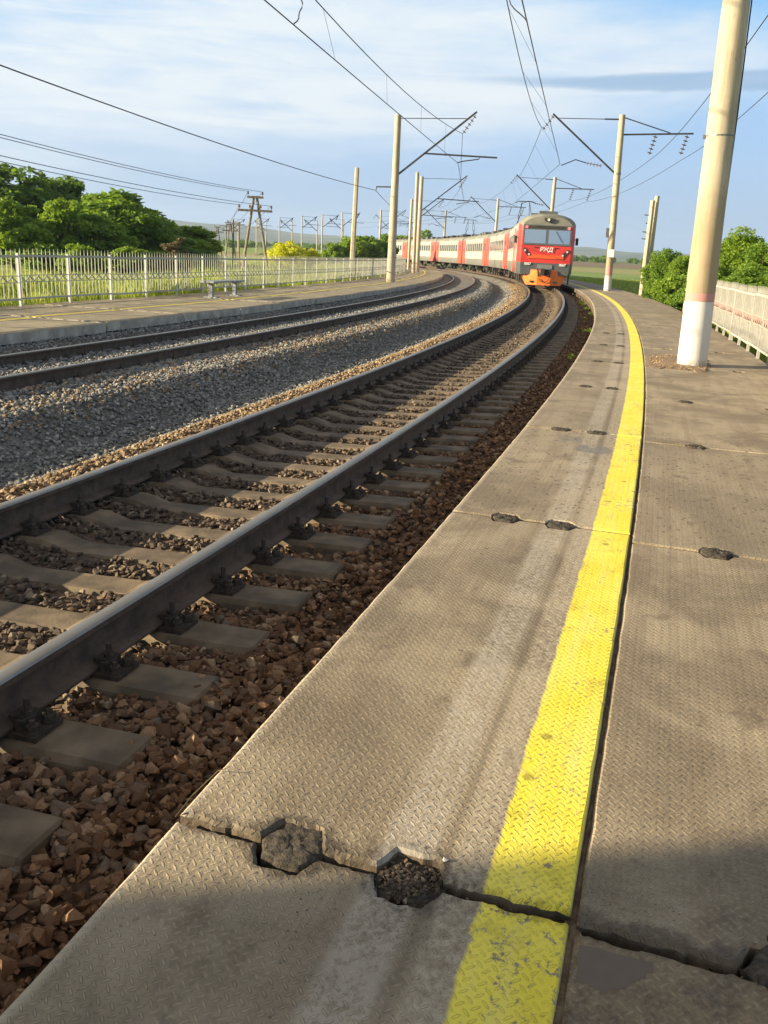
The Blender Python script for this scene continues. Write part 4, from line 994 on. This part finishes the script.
def plant(kind, x, y, h, w, label, category, group, name='tree', zb=None, seed=0):
    key, H0, W0, low, ncl, nper, size, leaf = kind
    if (key, seed) not in PROTO: PROTO[(key, seed)] = tree_meshes(hash(key) % 1000 if False else sum(map(ord, key)) * 7 + seed, H0, W0, low, ncl, nper, size, leaf)
    cm, tm = PROTO[(key, seed)]
    z = float(terrain_z(np.array([x]), np.array([y]))[0]) if zb is None else zb
    root = empty(name, (x, y, z), random.uniform(0, 2 * PI)); root.scale = (w / W0, w / W0, h / H0); tag(root, label, category, group)
    link('trunk' if name == 'tree' else 'stem', tm, root); link('crown' if name == 'tree' else 'foliage', cm, root)
    return root
K_DARK = ('dark', 8, 7, 1.0, 120, 120, .33, M['leaf_dark']); K_MID = ('mid', 7, 6, .6, 110, 120, .31, M['leaf_mid']); K_LIGHT = ('light', 4.5, 3.6, .25, 90, 120, .23, M['leaf_light'])
K_BUSH = ('bush', 2.2, 3, .05, 70, 120, .17, M['leaf_mid']); K_BL = ('bushlight', 2.2, 3, .05, 70, 120, .17, M['leaf_light']); K_DB = ('bushdark', 2.4, 3, .05, 70, 120, .18, M['leaf_dark'])
K_NEAR = ('near', 4, 3.6, .2, 110, 260, .115, M['leaf_light']); K_NEARM = ('nearmid', 4, 3.6, .2, 110, 260, .12, M['leaf_mid'])
K_YEL = ('yellow', 1.6, 3.4, .05, 30, 260, .12, M['leaf_yellow']); K_DRY = ('dry', 2.5, 2.2, .1, 26, 120, .13, M['leaf_dry'])
# image helper for siting: ray through a pixel to a forward distance (used only to choose sites)
FX, PIT, ROL, HC = 872.0255, .2876, .0483, 1.5163
def site(u, v, Yd):
    x, y = (u - 384) / FX, -(v - 512) / FX; c, s = math.cos(ROL), math.sin(ROL); x, y = c * x - s * y, s * x + c * y
    cp, sp = math.cos(PIT), math.sin(PIT); d = Vector((x, cp + sp * y, -sp + cp * y)); return d * (Yd / d.y) + Vector((0, 0, HC))
GT = 'trees and shrubs behind the opposite platform'
def tree_at(kind, u, vtop, Yd, wpx, label, cat_='tree', name='tree', seed=0, group=GT):
    q = site(u, vtop, Yd); z = float(terrain_z(np.array([q.x]), np.array([q.y]))[0]); w = wpx / FX * Yd * 1.3
    return plant(kind, q.x, q.y, max(.5, q.z - z), w, label, cat_, group, name, z, seed)
tree_at(K_DARK, 8, 171, 76, 88, 'tall dark green tree at the far left corner behind the fence', seed=1)
tree_at(K_DARK, 58, 178, 80, 62, 'dark round-topped tree second from the left edge, standing behind lighter shrubs', seed=2)
tree_at(K_MID, 118, 193, 68, 84, 'broad mid-green tree in the middle of the row behind the fence', seed=1)
tree_at(K_LIGHT, 63, 198, 58, 42, 'light green young tree with upright top before the dark round one', seed=1)
tree_at(K_LIGHT, 10, 200, 55, 54, 'bright green shrubby tree in the left corner just behind the pickets', seed=2)
tree_at(K_MID, 96, 215, 60, 58, 'lower mid-green tree right beside the light young tree', seed=2)
tree_at(K_DARK, 148, 217, 82, 60, 'dark tree on the right shoulder of the broad mid-green one', seed=3)
tree_at(K_MID, 160, 222, 76, 52, 'small rounded mid-green tree near the right end of the row', seed=3)
tree_at(K_LIGHT, 192, 226, 84, 46, 'yellowish light green tree ending the row on the right', seed=3)
tree_at(K_DARK, 28, 225, 66, 66, 'dark shadowy tree filling the gap behind the bright corner shrub', seed=4)
tree_at(K_BUSH, 40, 244, 54, 44, 'mid-green bush low behind the fence, between two white posts at left', 'bush', 'bush', 1)
tree_at(K_BL, 82, 246, 52, 36, 'light bush low behind the fence under the lower mid-green tree', 'bush', 'bush', 1)
tree_at(K_BL, 128, 247, 55, 40, 'light green bush at the foot of the broad tree', 'bush', 'bush', 2)
tree_at(K_DB, 105, 249, 60, 70, 'dark bush in the shade under the broad mid-green tree', 'bush', 'bush', 1)
tree_at(K_DB, 150, 248, 66, 70, 'dark bush under the right shoulder of the tree row', 'bush', 'bush', 2)
tree_at(K_DB, 62, 247, 62, 60, 'dark bush behind the light young tree', 'bush', 'bush', 3)
tree_at(K_DRY, 176, 236, 56, 30, 'dry brownish shrub before the small rounded tree', 'bush', 'bush', 1)
tree_at(K_DB, 186, 249, 72, 52, 'dark green bush at the right end of the tree row', 'bush', 'bush', 4)
tree_at(K_MID, -12, 205, 70, 60, 'mid-green tree cut by the left edge of the view', seed=1)
tree_at(K_YEL, 288, 244, 96, 36, 'bright yellow flowering bush right of the A-shaped pole', 'bush', 'bush', 1)
tree_at(K_YEL, 306, 248, 98, 24, 'smaller yellow flowering bush beside the bright big one', 'bush', 'bush', 2)
GM = 'bushes beyond the opposite platform end'
for i, (u, v, Yd, w, k, lab) in enumerate(((352, 238, 130, 28, K_BL, 'light bush right behind the bare post'), (366, 236, 134, 30, K_BL, 'light green bush between the bare post and the tall mast'), (382, 238, 136, 26, K_BUSH, 'mid-green bush touching the tall opposite mast'), (336, 244, 128, 22, K_BL, 'small light bush left of the bare post'), (404, 235, 200, 30, K_BUSH, 'bush showing over the rear carriages'), (424, 234, 205, 34, K_BUSH, 'rounded bush over the train roof right of the two pale posts'))):
    tree_at(k, u, v, Yd, w, lab, 'bush', 'bush', 1 + i % 3, GM)
GB = 'bushes beyond the right platform'
for i, (u, v, Yd, w, k, lab) in enumerate(((668, 250, 47, 34, K_NEARM, 'tall green bush right of the bare post pair'), (684, 257, 44, 30, K_NEAR, 'green bush close to the left side of the thick cream pole'), (662, 262, 48, 22, K_BL, 'pale bush at the foot of the bare post pair'), (676, 276, 41, 34, K_BL, 'low light green bush along the platform edge'), (663, 284, 43, 28, K_DB, 'low dark bush beside the foot of the bare posts'), (692, 288, 36, 34, K_BUSH, 'low bush behind the foot of the thin pale pipe'),
      (748, 238, 31, 62, K_NEAR, 'dense light green bush towering over the white fence'), (728, 246, 33, 44, K_NEAR, 'green bush between the thick cream pole and the tall fence bush'), (775, 242, 28, 50, K_NEARM, 'darker bush at the right edge behind the fence'), (716, 264, 30, 44, K_NEARM, 'bush pressing against the fence next to the thick pole'), (752, 270, 26, 60, K_NEARM, 'dark low bush just behind the white fence'), (768, 284, 22, 60, K_NEARM, 'low green bush behind the fence at the right edge'))):
    tree_at(k, u, v, Yd, w, lab, 'bush', 'bush', 1 + i % 3, GB)
# far line of trees at the foot of the right hill
cen, rad = [], []
for i in range(60):
    q = site(random.choice((random.uniform(572, 612), random.uniform(560, 700))), 258, random.uniform(480, 620)); z = float(terrain_z(np.array([q.x]), np.array([q.y]))[0])
    R = random.uniform(1.2, 2.6); cen.append((q.x, q.y, z + R * .7)); rad.append(R)
for i in range(120):
    q = site(random.uniform(200, 400), 240, random.uniform(420, 800)); z = float(terrain_z(np.array([q.x]), np.array([q.y]))[0]); R = random.uniform(1.2, 2.8); cen.append((q.x, q.y, z + R * .7)); rad.append(R)
V, F = leaf_cloud(cen, rad, 90, 1.1, 5); tag(np_mesh('treeline', V, F, M['leaf_dark']), kind='stuff')
# thin poles standing in the meadow
for u, Yd, h, lab in ((233, 82, 4.4, 'thin wooden pole with one crossarm, nearest of those left of the A-shaped pole'), (239, 104, 4.8, 'thin wooden pole with one crossarm close to the left leg of the A-shaped pole'), (226, 124, 5.0, 'thin wooden pole with one crossarm at the right end of the tree row')):
    q = site(u, 255, Yd); z = float(terrain_z(np.array([q.x]), np.array([q.y]))[0]); root = empty('utility_pole', (q.x, q.y, z)); tag(root, lab, 'utility pole', 'thin poles in the meadow')
    b = MB(); b.tube([(0, 0, -.3), (.03, 0, h)], [.10, .08], 8); b.build('shaft', M['wood'], root)
    b = MB(); b.box((0, -.09, h - .3), (1.4, .08, .1)); b.build('crossarm', M['wood'], root)
# grass blades
def grass(s0, s1, o0, o1, n, h0, h1, w, seed, zf=None):
    r = np.random.default_rng(seed); s = r.uniform(s0, s1, n); o = r.uniform(o0, o1, n); a = A0 + s / RAD; x = CX + (RAD + o) * np.cos(a); y = CY + (RAD + o) * np.sin(a); z = terrain_z(x, y) - .02
    h = r.uniform(h0, h1, n) * (.6 + .8 * (np.sin(x * 1.7 + np.sin(y)) * .5 + .5)); az = r.uniform(0, 2 * PI, n); ln = r.normal(0, .25, n)
    ux, uy = np.cos(az) * w / 2, np.sin(az) * w / 2; tx, ty = -np.sin(az) * ln * h, np.cos(az) * ln * h; z0 = np.zeros(n)
    b0 = np.stack([x - ux, y - uy, z], 1); b1 = np.stack([x + ux, y + uy, z], 1); m1_ = np.stack([x + ux * .7 + tx * .4, y + uy * .7 + ty * .4, z + h * .6], 1); tp = np.stack([x + tx, y + ty, z + h], 1)
    return np.stack([b0, b1, m1_, tp], 1).reshape(-1, 3)
V = np.concatenate([grass(6, 34, -15.5, -11.15, 15000, .25, .6, .022, 1), grass(8, 60, -26, -14, 14000, .2, .5, .04, 2), grass(34, 95, -16, -11.15, 16000, .25, .6, .04, 3),
                    grass(60, 130, -30, -11.3, 14000, .3, .7, .07, 4), grass(10, 34, 4.1, 7.5, 9000, .2, .5, .025, 5), grass(28, 110, 4.3, 18, 16000, .10, .28, .05, 6), grass(60, 84, 1.2, 1.7, 200, .1, .3, .02, 7), grass(92, 96, -10.5, -8, 700, .1, .35, .03, 8)])
tag(np_mesh('grass', V, np.arange(len(V)).reshape(-1, 4), M['blade']), kind='stuff')
# weeds in the ballast by the far platform edge
r_ = np.random.default_rng(9); cen = [tuple(P(s, o, -.28)) for s, o in zip(r_.uniform(17, 45, 26), r_.uniform(.72, 1.05, 26))]
V, F = leaf_cloud(cen, list(r_.uniform(.05, .12, 26)), 60, .035, 6); tag(np_mesh('weeds', V, F, M['leaf_light']), kind='stuff')
# a stalk, a dry leaf and a pale leaf lying on the ballast
b = MB(); b.tube([P(1.83, .985, ZP - .10), P(1.90, 1.0, ZP - .07), P(1.94, 1.06, ZP + .0), P(1.93, 1.09, ZP + .02)], .0016, 5); tag(b.build('dry_stalk', M['leaf_dry']), 'thin dry stalk leaning on the platform corner at the nearest joint', 'stalk')
def leaf(s, o, z, L, mat, label):
    b = MB(); b.add([P(s - L, o, z), P(s, o - L * .45, z + .01), P(s + L, o, z + .004), P(s, o + L * .45, z + .012)], [(0, 1, 2, 3)]); b.add([P(s - L, o, z - .003), P(s, o - L * .45, z + .007), P(s + L, o, z + .001), P(s, o + L * .45, z + .009)], [(3, 2, 1, 0)])
    return tag(b.build('dry_leaf', mat), label, 'leaf')
leaf(2.95, .93, -.27, .032, M['leaf_dry'], 'dry orange leaf on the ballast close to the platform edge')

# ------------------------------------------------------------------ plank shadow caster added out of view to shade the foreground
sh = empty('shadow_caster', P(-8.08, -9.2, .06), heading(-8.08)); tag(sh, 'tall plank structure added out of view to cast the shade in front', 'shadow_caster')
b = MB()
for y0, y1 in ((-3.0, 1.6), (1.68, 2.36), (2.44, 3.1)): b.box((-1.0, (y0 + y1) / 2, 2.9), (.08, y1 - y0, 5.8))
b.build('shade_wall', M['wood'], sh)
b = MB(); b.box((0, 0, 5.88), (2.6, 6.1, .12)); b.build('roof', M['galv'], sh)
for y in (-2.9, 3.0):
    b = MB(); b.box((1.1, y, 2.9), (.1, .1, 5.8)); b.build('column', M['steel'], sh)

# ------------------------------------------------------------------ light, sky, camera
SUN_EL, SUN_AZ = math.radians(15.5), math.atan2(-.98, -.19)      # compass angle from +Y towards +X
to_sun = Vector((math.sin(SUN_AZ) * math.cos(SUN_EL), math.cos(SUN_AZ) * math.cos(SUN_EL), math.sin(SUN_EL)))
sd = bpy.data.lights.new('sun', 'SUN'); sd.energy = 5.0; sd.angle = math.radians(.5); sd.color = (1.0, .84, .56)
so_ = bpy.data.objects.new('sun', sd); COL.objects.link(so_); so_.rotation_euler = (-to_sun).to_track_quat('-Z', 'Y').to_euler()
W = bpy.data.worlds.new('World'); SC.world = W; W.use_nodes = True; wt = W.node_tree; wt.nodes.clear()
class WN(NT):
    def __init__(self, tree): self.t = tree; self._uv = self._pos = None
w = WN(wt)
sky = w.n('ShaderNodeTexSky', sky_type='NISHITA'); sky.sun_disc = False; sky.sun_elevation = SUN_EL; sky.sun_rotation = SUN_AZ; sky.altitude = 150; sky.air_density = 1.0; sky.dust_density = .6; sky.ozone_density = 2.0
tc = w.n('ShaderNodeTexCoord').outputs['Generated']; xyz = w.sep(tc)
el = w.m('ARCSINE', xyz[2]); az = w.m('ARCTAN2', xyz[0], xyz[1])
sv = w.comb(w.m('MULTIPLY', az, 1.5), w.m('MULTIPLY', el, 8.0), 0.0)
n1 = w.noise(sv, 1.15, 6, .58, .6); n2 = w.noise(w.comb(w.m('MULTIPLY', az, 2.2), w.m('MULTIPLY', el, 20.0), 3.0), 1.5, 5, .6, .8); n3 = w.noise(w.comb(w.m('MULTIPLY', az, 3.0), w.m('MULTIPLY', el, 9.0), 7.0), 2.5, 7, .6, .3)
BLUE_HI = (1.55, 3.6, 6.1); GREYB = (2.15, 3.15, 4.4); WHITE = (5.3, 5.6, 5.75)
base = w.mix(.85, sky.outputs[0], w.mix(w.step(el, .05, .28), (2.5, 3.6, 5.4), BLUE_HI))
# a bright veil between about 5 and 16 degrees, thicker to the left, fading to clear blue high on the right
veil = w.m('MULTIPLY', w.step(w.m('ADD', w.m('SUBTRACT', el, w.m('MULTIPLY', az, .15)), w.m('MULTIPLY', w.m('SUBTRACT', n1, .5), .12)), .075, .15), w.step(w.m('ADD', w.m('ADD', el, w.m('MULTIPLY', az, .30)), w.m('MULTIPLY', w.m('SUBTRACT', n1, .5), .22)), .35, .25))
veil = w.m('MULTIPLY', veil, w.step(w.m('ADD', n2, w.m('MULTIPLY', n3, .5)), .45, .95, .42, 1.0))
c = w.mix(w.m('MULTIPLY', veil, .92), base, WHITE)
low = w.m('MULTIPLY', w.step(w.m('ADD', el, w.m('MULTIPLY', w.m('SUBTRACT', n1, .5), .05)), .115, .03), .5)
c = w.mix(low, c, GREYB)
# long grey cloud streak on the right
lens = w.m('ADD', w.m('POWER', w.m('DIVIDE', w.m('SUBTRACT', el, w.m('ADD', .176, w.m('MULTIPLY', w.m('SUBTRACT', n3, .5), .018))), .0100), 2.0), w.m('POWER', w.m('DIVIDE', w.m('SUBTRACT', az, .40), .34), 2.0))
c = w.mix(w.m('MULTIPLY', w.step(lens, 1.15, .35), .75), c, (1.75, 2.85, 4.2))
c = w.mix(w.m('MULTIPLY', w.m('MULTIPLY', w.step(n3, .5, .72), w.step(el, .10, .3)), .30), c, WHITE)
c = w.mix(w.step(el, .33, .70), c, (2.65, 2.52, 2.38))      # unseen grey overhead, added to set how bright and warm the shade is
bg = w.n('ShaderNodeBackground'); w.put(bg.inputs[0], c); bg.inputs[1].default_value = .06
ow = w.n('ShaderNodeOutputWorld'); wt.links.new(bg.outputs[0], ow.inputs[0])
# haze
b = MB(); b.box((0, 1500, 88), (9400, 7400, 184)); hz = b.build('haze', None); hz.data.materials.clear(); tag(hz, kind='stuff')
hm = bpy.data.materials.new('haze'); hm.use_nodes = True; ht = hm.node_tree; ht.nodes.clear()
pv = ht.nodes.new('ShaderNodeVolumePrincipled'); pv.inputs['Color'].default_value = (.60, .75, 1.0, 1); pv.inputs['Density'].default_value = .00015; pv.inputs['Anisotropy'].default_value = .2
oo = ht.nodes.new('ShaderNodeOutputMaterial'); ht.links.new(pv.outputs[0], oo.inputs['Volume']); hz.data.materials.append(hm)

cd = bpy.data.cameras.new('camera'); cam = bpy.data.objects.new('camera', cd); COL.objects.link(cam); SC.camera = cam
cd.sensor_fit = 'VERTICAL'; cd.sensor_height = 36; cd.sensor_width = 27; cd.lens = FX / 1024 * 36; cd.clip_start = .05; cd.clip_end = 20000
cp, sp = math.cos(PIT), math.sin(PIT); fwd = Vector((0, cp, -sp)); up = Vector((0, sp, cp)); rt = Vector((1, 0, 0)); c_, s_ = math.cos(ROL), math.sin(ROL)
cr_, cu_ = rt * c_ + up * s_, -rt * s_ + up * c_
cam.matrix_world = Matrix(((cr_.x, cu_.x, -fwd.x, 0), (cr_.y, cu_.y, -fwd.y, 0), (cr_.z, cu_.z, -fwd.z, HC), (0, 0, 0, 1)))
SC.view_settings.view_transform = 'Standard'; SC.view_settings.look = 'None'; SC.view_settings.gamma = 1; SC.view_settings.exposure = 1.5
SC.cycles.max_bounces = 6; SC.cycles.volume_bounces = 0; SC.cycles.use_denoising = True; SC.cycles.transparent_max_bounces = 8
